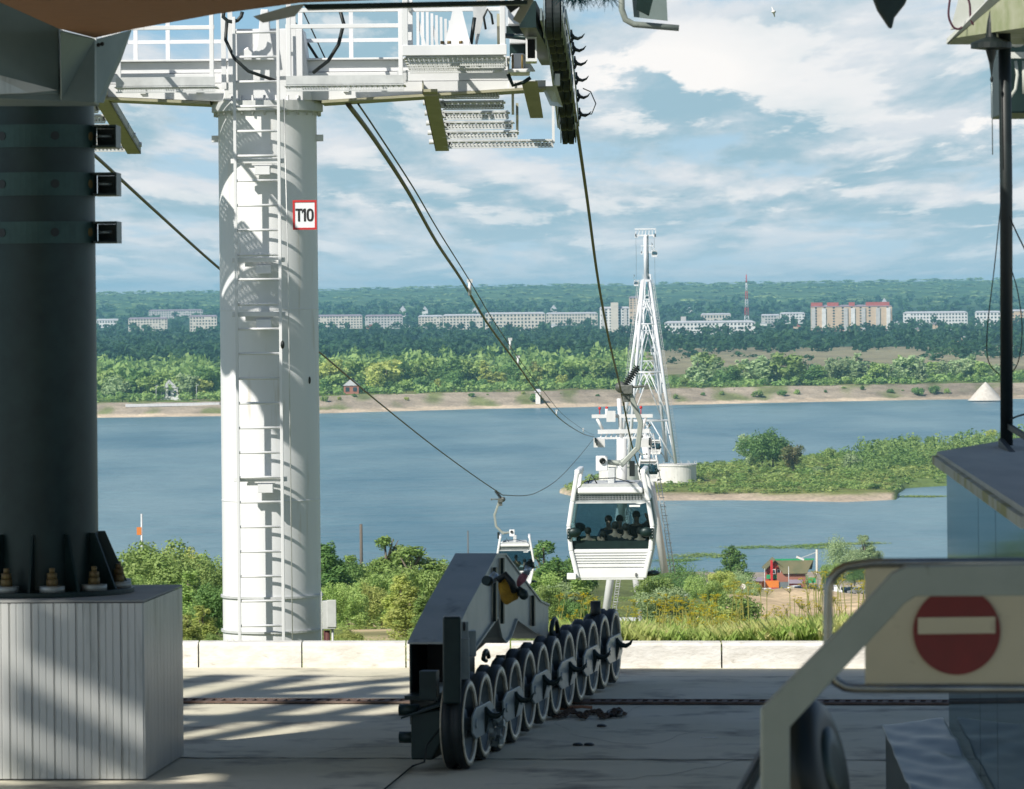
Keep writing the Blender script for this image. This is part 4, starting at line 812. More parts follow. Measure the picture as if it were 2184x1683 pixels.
    for k in range(n):
        f = k/(n-1); c = P0+tr*f; c.z += .34*math.sin(math.pi*f)*.5
        qt, qr = MB(), MB(); qt.lathe([(.17, 0), (.25, .01), (.25, .06), (.235, .075), (.25, .09), (.25, .14), (.17, .15)], c-Vector((.08, 0, 0)), (1, 0, 0), 32); qr.lathe([(.235, 0), (.235, .012), (.19, .012), (.16, -.02), (.05, -.02), (.05, .02), (.001, .02)], c+Vector((.075, 0, 0)), (1, 0, 0), 28); qr.lathe([(.235, 0), (.235, -.012), (.05, -.0), (.001, -.02)], c-Vector((.085, 0, 0)), (1, 0, 0), 28)
        sh = qt.build('sheave', rubber, pyl); rm = qr.build('rim', steel, sh); rm['org'] = pyl['org']
    q = MB(); o_ = Vector((sg*.12, 0, 0))
    for k in range(n-1):
        a = P0+tr*(k/(n-1)); b = P0+tr*((k+1)/(n-1)); a.z += .17*math.sin(math.pi*k/(n-1)); b.z += .17*math.sin(math.pi*(k+1)/(n-1)); q.bar(a+o_, b+o_, .012, .09); q.bar(a-o_, b-o_, .02, .12)
    q.build('rocker', steel, pyl)
    q = MB(); q.bar(P0+Vector((-sg*.25, 0, 0)), P1+Vector((-sg*.25, -3.2, .65)), .16, .26); q.build('rocker_beam', dark, pyl)
    a = Vector((cx+sg*(X(1138, 47)-cx), 46.8, W(1138, 103, 46.8).z)); q = MB(); q.box((a.x-.055, a.y, a.z+.10), (a.x+.055, a.y+.5, a.z+.13)); q.box((a.x-.055, a.y, a.z-.13), (a.x+.055, a.y+.5, a.z-.10)); q.box((a.x-.055, a.y+.001, a.z-.1), (a.x-.038, a.y+.5, a.z+.1)); q.box((a.x+.038, a.y+.001, a.z-.1), (a.x+.055, a.y+.5, a.z+.1)); q.build('hollow_beam', white, pyl)
    q = MB(); q.box((a.x-.038, a.y+.2, a.z-.1), (a.x+.038, a.y+.25, a.z+.1)); q.build('hollow_shade', darker, pyl)  # dark plate gives the hollow beam its inner shade by colour
    for k in range(6):
        f = .28+k*.13; c = P0+tr*f; c.z += .17*math.sin(math.pi*f); q = MB(); catcher(q, c+Vector((sg*.14, 0, .0)), .62, sg); q.build('rope_catcher', darker, pyl)
    q = MB(); c = P1+Vector((sg*.12, 0, .1)); q.tube([c, c+Vector((sg*.15, 0, 0)), c+Vector((sg*.2, 0, .12)), c+Vector((sg*.14, 0, .26)), c+Vector((sg*.05, 0, .3))], .008, 6); q.build('sensor_wire', darker, pyl)
    return P0, P1
Rr = side(1); Lr = side(-1)
# junction box on a post beside the column
a, b = W(687, 1282, D0), W(716, 1342, D0); o = thing('junction_box', 'grey electrical box on a rust-red stub pipe beside the white column', 'electrical box', (b.x, D0, -2.2))
q = MB(); q.box((a.x, D0, b.z), (b.x, D0+.14, a.z)); q.box((a.x+.05, D0-.012, b.z+.02), (b.x+.008, D0+.0, a.z+.012)); q.build('cabinet', mat('box_grey', (.52, .54, .53), (.45, .47, .46), 8, .5), o, .006)
p = W(697, 1345, D0+.07); q = MB(); q.cyl((p.x, p.y, p.z-.0), (p.x, p.y, -2), .034, 12); q.build('pipe', mat('red_oxide', (.12, .045, .04), (.09, .03, .03), 12, .7), o)
q = MB(); x_ = W(688, 1300, D0).x-.02; q.cbox((x_, D0+.07, (W(688, 1262, D0).z-2)/2), (.02, .03, W(688, 1262, D0).z+2)); q.cyl((W(709, 1350, D0).x, D0+.05, b.z), (W(709, 1350, D0).x, D0+.05, -2), .012, 8); q.build('mounting_rail', wgrey, o)
# ================================================================= ropes
def rope(name, label, pts, r, m=ropem, cat='rope', sub=6):
    P = [W(*p) for p in pts] if not isinstance(pts[0], Vector) else pts
    out = []
    for i in range(len(P)-1):
        p0, p1, p2, p3 = P[max(i-1, 0)], P[i], P[i+1], P[min(i+2, len(P)-1)]
        for k in range(sub):
            t = k/sub; out.append(.5*((2*p1) + (p2-p0)*t + (2*p0-5*p1+4*p2-p3)*t*t + (3*p1-p0-3*p2+p3)*t**3))
    out.append(P[-1]); q = MB(); q.tube(out, r, 8); return tag(q.build(name, m), label, cat)
g1, g2, DM = 105.0, 225.0, 470.0
rope('haul_rope', 'taut haul rope of the right track, running over the big cabin numbered 8', [(1176, -60, 44), (1199, 60, 48), (1222, 215, 52.5), (1233, 290, 56), (1253, 430, 63), (1276, 600, 75), (1300, 730, 89), (1325, 836, 105), (1350, 958, 135), (1368, 1000, 200), (1385, 990, 300), (1388, 930, DM)], .021)
rope('haul_rope', 'taut haul rope of the left track, dipping to the small cabin', [(-60, 60, 46), (60, 210, 50.5), (130, 270, 55), (207, 336, 61), (330, 449, 73), (460, 566, 87), (570, 656, 102), (680, 750, 121), (800, 852, 146), (920, 948, 176), (1010, 1014, 204), (1072, 1056, g2)], .024)
rope('haul_rope', 'thin far stretch of haul rope curving up from the small cabin to the middle pylon', [(1072, 1056, g2), (1120, 1057, 246), (1150, 1048, 268), (1190, 1022, 305), (1230, 980, 360), (1266, 936, 440)], .022)
rope('signal_cable', 'thick twisted signal cable sagging from the crossarm to the middle pylon', [(742, 222, 50.5), (800, 300, 57), (870, 408, 67), (930, 515, 79), (985, 598, 94), (1040, 690, 114), (1100, 772, 146), (1150, 842, 188), (1200, 898, 265), (1245, 926, 370), (1268, 932, DM)], .028, sub=8)
rope('signal_cable', 'thin dark signal wire running above the twisted cable', [(764, 222, 50.8), (800, 275, 56), (880, 398, 66), (935, 492, 78), (1000, 596, 94), (1050, 680, 114), (1110, 770, 146), (1160, 836, 188), (1205, 888, 265), (1250, 920, 370), (1268, 928, DM)], .011, darker, sub=8)
for i, (u, v, d) in enumerate([(1002, 625, 97), (1187, 886, 240), (1244, 921, 365), (1105, 778, 150), (1088, 742, 136)]):
    q = MB(); c = W(u, v, d); q.cyl(c-Vector((0, 0, .05)), c+Vector((0, 0, .22)), .035, 8); q.cbox(c+Vector((0, 0, .25)), (.12, .05, .08)); tag(q.build('cable_clamp', wgrey), ['small pale clamp high on the crossing cables', 'pale clamp on the cables above mid-river', 'pale clamp on the cables just left of the middle pylon', 'pale clamp on the cables above the far sandy bank', 'pale clamp on the cables before the dark wood'][i], 'cable clamp', 'clamps on the signal cables')
# ================================================================= cabins
paint = mat('cabin_white', (.82, .83, .83), (.76, .77, .77), 3, .28)
gl = bpy.data.materials.new('tinted_glass'); gl.use_nodes = True; t_ = gl.node_tree; b_ = t_.nodes['Principled BSDF']; b_.inputs['Base Color'].default_value = (.012, .022, .026, 1); b_.inputs['Roughness'].default_value = .06
tr_ = t_.nodes.new('ShaderNodeBsdfTransparent'); tr_.inputs[0].default_value = (.68, .79, .81, 1); mx_ = t_.nodes.new('ShaderNodeMixShader'); mx_.inputs[0].default_value = .15
t_.links.new(tr_.outputs[0], mx_.inputs[1]); t_.links.new(b_.outputs[0], mx_.inputs[2]); t_.links.new(mx_.outputs[0], t_.nodes['Material Output'].inputs[0])
def cabin(label, group='gondola cabins on the ropeway', detail=True):
    """origin under the cabin floor centre, front towards the station (-y)"""
    g = thing('gondola_cabin', label, 'gondola', (0, 0, 0), group); y0, y1 = -1.0, 1.0
    def outline(s): return [Vector((s*.73, 0, 2.36)), Vector((s*.84, 0, 1.72)), Vector((s*.93, 0, 1.15)), Vector((s*.88, 0, .62)), Vector((s*.74, 0, 0.02))]
    for y in (y0, y1):
        for s in (-1, 1):
            q = MB(); pts = outline(s)
            for a, b in zip(pts, pts[1:]): q.bar(a+Vector((0, y, 0)), b+Vector((0, y, 0)) + (b-a).normalized()*.015, .10, .13, (0, 1, 0))
            q.build('frame_post', paint, g, .03)
    for s in (-1, 1):
        q = MB(); q.bar((s*.73, y0, 2.36), (s*.73, y1, 2.36), .12, .12); q.build('side_rail', paint, g, .03); q = MB(); q.bar((s*.74, y0, .05), (s*.74, y1, .05), .1, .12); q.build('side_rail', paint, g, .03)
        q = MB(); q.prism([(s*.85, y0+.05, 1.72), (s*.92, y0+.05, 1.15), (s*.92, y1-.05, 1.15), (s*.85, y1-.05, 1.72)], (s*.01, 0, 0)); q.prism([(s*.92, y0+.05, 1.15), (s*.875, y0+.05, .66), (s*.875, y1-.05, .66), (s*.92, y1-.05, 1.15)], (s*.01, 0, 0)); q.build('side_window', gl, g)
        q = MB(); q.prism([(s*.87, y0+.05, .66), (s*.74, y0+.05, .05), (s*.74, y1-.05, .05), (s*.87, y1-.05, .66)], (s*.012, 0, 0)); q.prism([(s*.74, y0, 2.0), (s*.85, y0, 1.72), (s*.85, y1, 1.72), (s*.74, y1, 2.0)], (s*.012, 0, 0)); q.build('side_panel', paint, g)
    for y, sg in ((y0, -1), (y1, 1)):
        q = MB(); q.bar((-.72, y, 1.95), (.72, y, 1.95), .10, .13); q.build('roof_bar', paint, g, .03)
        q = MB(); q.prism([(-.76, y+.03*-sg, 1.88), (.76, y+.03*-sg, 1.88), (.79, y+.03*-sg, 1.72), (-.79, y+.03*-sg, 1.72)], (0, .02, 0)); q.build('vent_grille', wgrey, g)
        q = MB()
        for r_i in range(3):
            for c_i in range(22):
                xx = -.72+c_i*.067; q.cbox((xx, y-sg*.025-.012*0+sg*.014, 1.76+r_i*.042), (.05, .012, .016))
        q.build('vent_slots', dark, g)
        q = MB(); q.bar((-.80, y, 1.69), (.80, y, 1.69), .04, .045); q.build('window_trim', wgrey, g)
        q = MB(); q.prism([(-.81, y-sg*.02, 1.67), (.81, y-sg*.02, 1.67), (.89, y+sg*.01, 1.15), (.86, y, .84), (-.86, y, .84), (-.89, y+sg*.01, 1.15)], (0, .012, 0)); q.build('front_window', gl, g)
        q = MB(); q.prism([(-.86, y-sg*.01, .84), (.86, y-sg*.01, .84), (.84, y-sg*.01, .66), (-.84, y-sg*.01, .66)], (0, .02, 0)); q.build('window_sill_panel', dark, g)
        q = MB(); zz = [.655, .56, .50, .44, .385, .33, .24, .0]; xe = lambda z: .73+.12*z/.66
        q.prism([(-xe(.66), y-sg*.02, .66), (xe(.66), y-sg*.02, .66), (xe(0), y-sg*.02, .0), (-xe(0), y-sg*.02, .0)], (0, .015, 0))
        for za, zc in zip(zz, zz[1:]): q.prism([(-xe(za)+.02, y+sg*.012, za-.012), (xe(za)-.02, y+sg*.012, za-.012), (xe(zc)-.02, y+sg*.012, zc+.012), (-xe(zc)+.02, y+sg*.012, zc+.012)], (0, -sg*.028, 0))
        q.build('ribbed_panel', paint, g, .008)
        for s in (-1, 1):
            q = MB(); q.ball((s*.80, y+sg*.10, 1.03), (.16, .07, .115)); q.cbox((s*.915, y+sg*.06, 1.0), (.085, .15, .24)); q.build('corner_buffer', dark, g, .02)
            q = MB()
            for z_ in (.93, 1.0, 1.07): q.cyl((s*.93, y+sg*.12, z_), (s*.93, y+sg*.145, z_), .010, 6)
            q.build('buffer_screws', wgrey, g)
    q = MB(); q.box((-.74, y0, -.03), (.74, y1, .03)); q.build('floor', paint, g, .01)
    q = MB(); q.prism([(-.70, y0, 1.98), (.70, y0, 1.98), (.60, y0, 2.10), (-.60, y0, 2.10)], (0, 2.0, 0)); q.build('roof', wgrey, g)
    q = MB()
    for s in (-1, 1): q.box((-.70, s*.86-.1, .42), (.70, s*.86+.1, .50)); q.box((-.70, s*.95-.02, .50), (.70, s*.95+.02, .82))
    q.build('bench', darker, g, .02)
    q = MB(); q.tube([(-.6, -.6, 2.12), (-.3, -.7, 2.2), (.1, -.7, 2.22), (.4, -.6, 2.12), (.55, -.7, 2.1)], .012, 6); q.tube([(-.5, -.8, 2.1), (-.42, -.8, 2.3), (-.3, -.8, 2.1)], .015, 6); q.build('roof_wiring', darker, g)
    q = MB(); q.tube([(-.75, -.98, .35), (-.80, -1.05, .12), (-.78, -1.1, .03)], .015, 6); q.cbox((-.87, -1.05, .06), (.20, .24, .13)); q.build('step', paint, g, .03)
    q = MB(); q.ball((.93, -.7, .10), (.15, .26, .06)); q.cbox((.86, -.7, .08), (.14, .2, .08)); q.build('ski_tray', dark, g)
    q = MB(); q.bar((0, -.45, 2.13), (0, .45, 2.13), .14, .10); q.cbox((0, 0, 2.3), (.16, .5, .24)); q.build('hanger_mount', wgrey, g, .01)
    q = MB(); q.tube([(-.10, 0, 2.55), (.15, 0, 2.52), (.32, 0, 2.58)], [.06, .065, .07], 8)
    for a, b in (((.20, 0, 2.46), (.58, 0, 2.86)), ((.58, 0, 2.82), (.66, 0, 3.45)), ((.66, 0, 3.42), (.40, 0, 4.15))): q.bar(a, b, .115, .16, (0, 1, 0))
    q.build('hanger', mat('hanger_grey', (.34, .37, .33), (.28, .31, .28), 4, .5, .2) if 'hanger_grey' not in MATS else MATS['hanger_grey'], g, .02)
    q = MB(); q.cbox((-.22, -.05, 2.52), (.26, .2, .34)); q.build('damper_housing', paint, g, .02)
    q = MB(); q.lathe([(.001, 0), (.05, 0), (.07, .01), (.07, .05), (.05, .06)], (-.20, -.15, 2.58), (0, -1, 0), 16); q.build('damper', darker, g); q = MB(); q.cbox((.46, -.1, 2.40), (.12, .1, .34)); q.build('damper', darker, g)
    q = MB(); q.ball((.22, 0, 4.22), (.13, .16, .13)); q.cbox((.36, 0, 4.17), (.26, .34, .20)); q.cbox((.34, 0, 4.0), (.16, .22, .22)); q.cyl((.45, -.02, 4.22), (.75, -.02, 4.24), .03, 8); q.cbox((.80, -.02, 4.22), (.08, .1, .10))
    q.build('grip', mat('grip_metal', (.10, .11, .10), (.20, .21, .19), 12, .5, .5) if 'grip_metal' not in MATS else MATS['grip_metal'], g, .02)
    hel = [Vector((.30, 0, 4.24))+Vector((.30, 0, .42))*(t/70)+Vector((-.42, 0, .30)).normalized()*(.075*math.cos(t*.9))+Vector((0, .075*math.sin(t*.9), 0)) for t in range(71)]
    q = MB(); q.tube(hel, .016, 5); q.bar((.26, 0, 4.18), (.62, 0, 4.70), .05, .05); q.build('grip_spring', darker, g)
    if detail:
        q = MB(); q.prism([(.42, y0-.03, 1.585), (.66, y0-.03, 1.585), (.66, y0-.03, 1.63), (.42, y0-.03, 1.63)], (0, .006, 0)); q.prism([(.55, y0-.03, 1.665), (.80, y0-.03, 1.68), (.66, y0-.03, 1.645)], (0, .006, 0)); q.build('window_logo', paint, g)
        tm = text_mesh('8', 'cabin_number', (.56, y0-.035, .075), .085, black, g)
    return g
cab = cabin('large white gondola cabin numbered 8 full of passengers, nearest on the right rope')
p = W(1307, 1228, g1); put(cab, (p.x, g1, p.z), R(-3.5)); cab['org'] = (0, 0, 0)
c2 = copy_tree(cab); 
for ch in list(c2.children):
    if ch.name.startswith('cabin_number'): bpy.data.objects.remove(ch)
p = W(1099, 1243, g2); put(c2, (p.x, g2, p.z), 0, .95, 'smaller white gondola cabin on the left rope, half hidden by the slanted steel beam')
hookdx = W(1072, 1056, g2).x-(p.x+.22*.93); 
for ch in c2.children:
    if ch.name.split('.')[0] in ('hanger', 'grip', 'grip_spring', 'damper_housing', 'damper'): ch.scale = (-1, 1, 1); ch.location = (-.36, 0, 0)
for u, v, d, s, lab in [(1383, 1026, 445, 1.0, 'white gondola cabin just right of the big cabin hanger, beside the middle pylon'), (1396, 968, 620, .9, 'small gondola cabin above another one, seen against the lattice tower leg'), (1396, 548, 1540, 1.0, 'tiny gondola cabin against the sky beside the top of the lattice tower'), (1357, 610, 1900, 1.0, 'tiny gondola cabin at the horizon left of the lattice tower mast'), (1395, 756, 2050, 1.5, 'tiny gondola cabin between the lattice tower legs'), (1381, 640, 2300, 1.1, 'tiny dark gondola cabin high inside the lattice tower')]:
    c3 = copy_tree(c2); p = W(u, v, d); put(c3, (p.x, d, p.z), 0, s, lab)
# passengers
skin = mat('skin', (.55, .33, .24), rough=.6); hair = mat('hair_dark', (.025, .018, .014), rough=.7)
cloth = {'white': mat('cloth_white', (.75, .73, .70), rough=.9), 'tan': mat('cloth_tan', (.50, .38, .20), rough=.9), 'navy': mat('cloth_navy', (.01, .03, .06), rough=.9), 'blk': mat('cloth_black', (.01, .012, .014), rough=.9)}
def person(loc, rz, cl, label, s=1.0, raised=False):
    o = thing('person', label, 'person', (0, 0, 0), 'passengers in the cabins'); o['org'] = (0, 0, 0)
    def skinned(name, V, E, Rd, m, par):
        me = bpy.data.meshes.new(name); me.from_pydata(V, E, []); me.update(); ob = bpy.data.objects.new(name, me); COL.objects.link(ob); ob.parent = par; me.materials.append(m)
        md = ob.modifiers.new('skin', 'SKIN'); md.use_smooth_shade = True
        for i, r_i in enumerate(Rd): me.skin_vertices[0].data[i].radius = (r_i if isinstance(r_i, tuple) else (r_i, r_i))
        me.skin_vertices[0].data[0].use_root = True; sb = ob.modifiers.new('sub', 'SUBSURF'); sb.levels = sb.render_levels = 1; return ob
    el_ = (.26, -.22, .30) if not raised else (.30, -.12, .62); ha = (.16, -.40, .22) if not raised else (.20, -.16, .80)
    V = [(0, 0, .08), (0, .02, .26), (0, .03, .45), (0, .02, .54), (0, 0, .60), (0, -.01, .69), (0, -.01, .78), (.17, .02, .46), el_, ha, (-.17, .02, .46), (-.26, -.12, .26), (-.14, -.34, .20), (.09, -.05, .08), (.10, -.42, .10), (.10, -.44, -.34), (.10, -.54, -.37), (-.09, -.05, .08), (-.10, -.42, .10), (-.10, -.44, -.34), (-.10, -.54, -.37)]
    E = [(0, 1), (1, 2), (2, 3), (3, 4), (4, 5), (5, 6), (2, 7), (7, 8), (8, 9), (2, 10), (10, 11), (11, 12), (0, 13), (13, 14), (14, 15), (15, 16), (0, 17), (17, 18), (18, 19), (19, 20)]
    Rd = [(.15, .11), (.13, .10), (.15, .10), (.065, .06), (.055, .06), (.085, .10), (.06, .07), .065, .05, .035, .065, .05, .035, .085, .065, .045, .04, .085, .065, .045, .04]
    b = skinned('body', V, E, Rd, skin, o)
    n_ = [0, 1, 2, 7, 8, 10, 11]; idx = {a: i for i, a in enumerate(n_)}
    skinned('shirt', [V[a] for a in n_], [(idx[a], idx[c]) for a, c in E if a in idx and c in idx], [tuple(x*1.16 for x in (Rd[a] if isinstance(Rd[a], tuple) else (Rd[a],)*2)) for a in n_], cl, o)
    q = MB(); q.ball((0, .02, .75), (.098, .115, .105), 12, 8); q.build('hair', hair, o)
    put(o, loc, rz, s); return o
cb = Vector(cab.location)
for i, (x, y, z, rz, c, lab, s) in enumerate([(-.62, -.70, .46, 180, 'tan', 'seated person in a tan top at the left end of the big cabin', .92), (-.25, -.70, .42, 180, 'white', 'seated person in a white shirt with the back to the window of the big cabin', .86), (.05, -.66, .52, 180, 'blk', 'seated person in black, second from left of the three black-clad', 1), (.32, -.68, .48, 175, 'blk', 'seated person in black in the middle right of the big cabin window', 1), (.66, -.70, .46, 180, 'navy', 'seated person in navy at the right end of the big cabin', .9), (.62, .62, .62, 0, 'blk', 'person with raised arm on the far bench of the big cabin', 1.1), (-.08, .62, .56, 0, 'navy', 'person in navy on the far bench of the big cabin', 1.05), (.2, .66, .56, 0, 'blk', 'black-clad person on the far bench of the big cabin, centre', 1.05)]):
    person(cb+Vector((x*.9, y, z)), R(rz), cloth[c], lab, s*.86, 'raised' in lab)
cb = Vector(c2.location); person(cb+Vector((.05, .5, .5)), 0, cloth['tan'], 'seated person in tan inside the smaller cabin', .95); person(cb+Vector((.45, -.5, .42)), R(180), cloth['white'], 'seated person in white inside the smaller cabin', .9)
# ================================================================= middle pylon on splayed legs
d = DM; ps = d/F
mp = thing('tripod_pylon', 'white pylon on splayed legs standing behind the big cabin, its arm above the river', 'cable car pylon', (W(1330, 1330, d).x, d, W(1330, 1330, d).z))
def px(u, v, dd=0): return W(u, v, d+dd)
q = MB(); q.cyl(px(1327, 1110), px(1326, 935), .52, 20); q.build('column', white, mp); q = MB(); q.cyl(px(1326, 940), px(1320, 850), .22, 12); q.build('mast', white, mp)
q = MB(); q.bar(px(1262, 888), px(1392, 887), .4, .36); q.cbox(px(1303, 888, -.5), (.9, .3, 1.1)); q.build('upper_beam', white, mp)
q = MB(); q.bar(px(1275, 921), px(1385, 919), .5, .42); q.bar(px(1275, 935), px(1385, 933), .3, .2)
for u in range(1280, 1385, 11): q.bar(px(u, 934), px(u+8, 916), .12, .1)
q.build('crossarm', white, mp)
for ua, va, ub, vb in ((1273, 892, 1286, 918), (1294, 892, 1294, 872), (1377, 890, 1370, 918)):
    q = MB(); q.tube([px(ua, va), px(ub, vb)], .16, 8); q.build('strut', white, mp)
for u, v in ((1279, 871), (1294, 870), (1367, 869)):
    q = MB(); q.tube([px(u, v+16), px(u, v)], .05, 6); q.ball(px(u, v), .16); q.build('warning_lamp', red, mp)
for s, u in ((-1, 1270), (1, 1386)):
    q = MB(); q.cbox(px(u+8*-s, 944), (1.1, 2.2, .9)); q.build('platform_cage', white, mp)
    q = MB(); q.bar(px(u, 938, -2.5), px(u, 940, 2.5), .18, .4); q.build('sheave_frame', dark, mp)
    for k in range(6):
        q = MB(); c = px(u-2*s, 943); c.y += -2.3+k*.9; q.lathe([(.18, -.07), (.27, -.06), (.27, .06), (.18, .07), (.001, .07)], c, (1, 0, 0), 16); q.build('sheave', rubber, mp)
for i, (ua, va, ub, vb, dd) in enumerate([(1322, 1085, 1288, 1338, 0), (1332, 1085, 1374, 1340, 0), (1372, 925, 1418, 1222, 6)]):
    q = MB(); a, b = px(ua, va, dd), px(ub, vb, dd); q.tube([a, b], [.36, .40], 14); q.build('leg', white, mp)
    q = MB(); o1, o2 = Vector((.62, -.4, 0)), Vector((1.0, -.4, 0)); q.tube([a+o1, b+o1], .05, 5); q.tube([a+o2, b+o2], .05, 5); n = 46
    for k in range(n):
        c = a+(b-a)*(k/n); q.bar(c+o1, c+o2, .05, .05)
        if k % 3 == 0: q.tube([c+o1, c+o1+Vector((.1, -.5, 0)), c+o2+Vector((-.1+.25, -.5, 0)), c+o2], .035, 4)
    q.build('ladder', wgrey, mp)
q = MB(); q.bar(px(1300, 1321), px(1366, 1321), .5, .35); q.prism([px(1306, 1324), px(1330, 1324), px(1322, 1340), (px(1312, 1340))], (0, .6, 0)); q.build('base_tie', white, mp)
q = MB(); q.box(tuple(px(1278, 1004, 1)), tuple(px(1308, 982, 4))); o_ = q
# ================================================================= lattice towers
def lattice(d, uc, vt, va, vbase, hwb, hwt, levels, label, rot, drum, sc):
    lv = []
    for a_, b_3 in zip(levels, levels[1:]+[vbase]): lv += [a_]
    levels = lv
    z_ = lambda v: W(uc, v, d).z; x0 = W(uc, vbase, d).x; ps = d/F
    o = thing('lattice_tower', label, 'ropeway tower', (x0, d, z_(vbase)))
    hw = lambda v: (hwt+(hwb-hwt)*(v-va)/(vbase-va))*ps
    def cor(v, i):
        a = rot + R(45+90*i); r_ = hw(v)*1.19; return Vector((x0 + r_*math.cos(a), d + r_*math.sin(a), z_(v)))
    for i in range(4):
        q = MB(); q.tube([cor(va, i), cor(vbase, i)], [.40*sc, .56*sc], 12); q.build('leg', white, o)
        q = MB(); a, b = cor(va, i), cor(vbase, i); e = Vector(((1 if a.x > x0 else -1)*.95*sc, 0, 0)); q.tube([a+e, b+e], .05*sc, 4); q.tube([a+e*1.5, b+e*1.5], .05*sc, 4)
        for k in range(60): c = a+(b-a)*(k/60); q.bar(c+e*.6, c+e*1.5, .05*sc, .05*sc)
        q.build('leg_ladder', wgrey, o)
    for v0, v1 in zip(levels, levels[1:]+[vbase]):
        q = MB(); q2 = MB()
        for i in range(4):
            a, b = cor(v0, i), cor(v0, (i+1) % 4); q.tube([a, b], .22*sc, 8); m_ = (a+b)/2; q2.tube([m_, cor(v1, i)], .17*sc, 8); q2.tube([m_, cor(v1, (i+1) % 4)], .17*sc, 8)
        q.build('ring_beam', white, o); q2.build('brace', white, o)
    q = MB(); q.cyl((x0, d, z_(va+2)), (x0, d, z_(vt+14)), .95*sc*.62, 18); q.box((x0-1.4*sc, d-1.4*sc, z_(va+4)), (x0+1.4*sc, d+1.4*sc, z_(va-1))); q.build('mast', white, o)
    q = MB(); q.tube([(x0+.8*sc, d-.5, z_(va)), (x0+.8*sc, d-.5, z_(vt+14))], .16*sc, 6); q.build('mast_ladder', dark, o)
    h = 22*1510/d*ps; q = MB(); q.box((x0-h, d-.5, z_(vt+17)), (x0+h, d+.5, z_(vt+13.5))); q.box((x0-h*1.03, d-.35, z_(vt+3)), (x0+h*1.03, d+.35, z_(vt)))
    for k in range(7): q.bar((x0-h+h*2*k/6, d, z_(vt+14)), (x0-h+h*2*(k+.5)/6.5, d, z_(vt+2)), .25, .25)
    q.build('crossarm', white, o)
    for s in (-1, 1):
        q = MB(); q.box((x0+s*h*.88-.5, d-2, z_(vt+20)), (x0+s*h*.88+.5, d+2, z_(vt+17))); q.build('platform', white, o)
        for k in range(3): q = MB(); q.lathe([(.3, -.2), (.55, -.15), (.55, .15), (.3, .2), (.001, .2)], (x0+s*h*.93, d-1.8+k*1.6, z_(vt+15)), (1, 0, 0), 12); q.build('sheave', rubber, o)
    if drum:
        for s in (-1, 1):
            q = MB(); r_ = 6.5; xx = x0+s*hw(vbase); q.lathe([(r_, -1), (r_, z_(vbase)-ZW-.9), (r_+.25, z_(vbase)-ZW-.85), (r_+.25, z_(vbase)-ZW-.3), (.01, z_(vbase)-ZW-.3)], (xx, d, ZW), n=40)
            for k in range(14):
                a = k*.449; q.tube([(xx+r_*math.cos(a), d+r_*math.sin(a), z_(vbase)-.4), (xx+r_*math.cos(a), d+r_*math.sin(a), z_(vbase)+.7)], .06, 4)
            q.build('concrete_drum', mat('drum_concrete', (.74, .73, .70), (.60, .59, .56), .3, .8, c3=(.45, .43, .38), s3=1.2, t3=(.62, .75), stretch=(1, 1, .5)) if 'drum_concrete' not in MATS else MATS['drum_concrete'], o)
    return o
lattice(1510, 1381, 487, 597, 988, 61, 8, [645, 691, 794, 897], 'tallest white lattice tower, rising from round concrete drums on the island', R(9), True, 1.0)
lattice(2520, 1383, 523, 585, 838, 28, 6, [640, 705, 770, 800], 'fainter second lattice tower standing far behind the tall one', R(12), False, .9)
rope('far_rope', 'hair-thin rope hanging from the left arm of the tall lattice tower', [(1356, 503, 1500), (1357, 560, 1620), (1356, 606, 1900), (1353, 640, 2200), (1372, 536, 2520)][:4], .05, wgrey)
rope('far_rope', 'hair-thin rope hanging from the right arm of the tall lattice tower', [(1395, 503, 1500), (1396, 540, 1560), (1398, 660, 1800), (1396, 750, 2050)], .05, wgrey)
# ================================================================= shore below: house, cars, poles
d = 938
def ph(u, v, dd=0): return W(u, v, d+dd)
o = thing('red_house', 'red wooden house with mossy gable roof, green balcony rails and orange annex', 'house', (ph(1650, 1262).x, d, ph(1650, 1262).z))
gz = ph(1650, 1268).z
q = MB(); a, b = ph(1636, 1216), ph(1670, 1217); q.prism([(a.x, d, gz), (b.x, d, gz), (b.x, d, a.z), ((a.x+b.x)/2, d, ph(1652, 1198).z), (a.x, d, a.z)], (0, 9, 0)); q.build('wall', WM['redwood'], o)
q = MB(); xm = (a.x+b.x)/2; zt = ph(1652, 1195).z; ze = ph(1634, 1217).z
q.prism([(a.x-.5, d-.8, ze), (xm, d-.8, zt), (xm, d-.8, zt+.18), (a.x-.6, d-.8, ze+.18)], (0, 10, 0)); q.prism([(xm, d-.8, zt), (b.x+.5, d-.8, ze), (b.x+.6, d-.8, ze+.18), (xm, d-.8, zt+.18)], (0, 10, 0)); q.build('roof', RM['olive'], o)
q = MB(); x1 = ph(1736, 1200).x; q.prism([(xm, d+1, zt), (x1, d+1, zt+.1), (x1-1.6, d-2.2, ph(1700, 1222).z), (xm+1.5, d-2.2, ph(1690, 1222).z)], (0, .5, -.2)); q.prism([(xm, d+1.5, zt), (x1, d+1.5, zt+.1), (x1, d+6, ze), (xm, d+6, ze)], (0, 0, -.2)); q.build('side_roof', RM['olive'], o)
q = MB(); q.box((xm+.3, d-1.6, gz), (x1-1.8, d+5.5, ph(1700, 1221).z)); q.build('side_wing', WM['brick'], o)
q = MB(); q.box((xm, d+.8, zt-.1), (x1+.1, d+1.3, zt+.22)); q.build('ridge', green_rail, o)
q = MB(); q.box((a.x-.2, d-.9, ph(1650, 1234).z), (b.x+.2, d-.7, ph(1650, 1225).z)); q.build('balcony_rail', green_rail, o)
q = MB(); q.box((ph(1722, 1240).x, d-3, ph(1722, 1241).z), (ph(1738, 1240).x, d-2.8, ph(1722, 1230).z)); q.build('balcony_rail', green_rail, o)
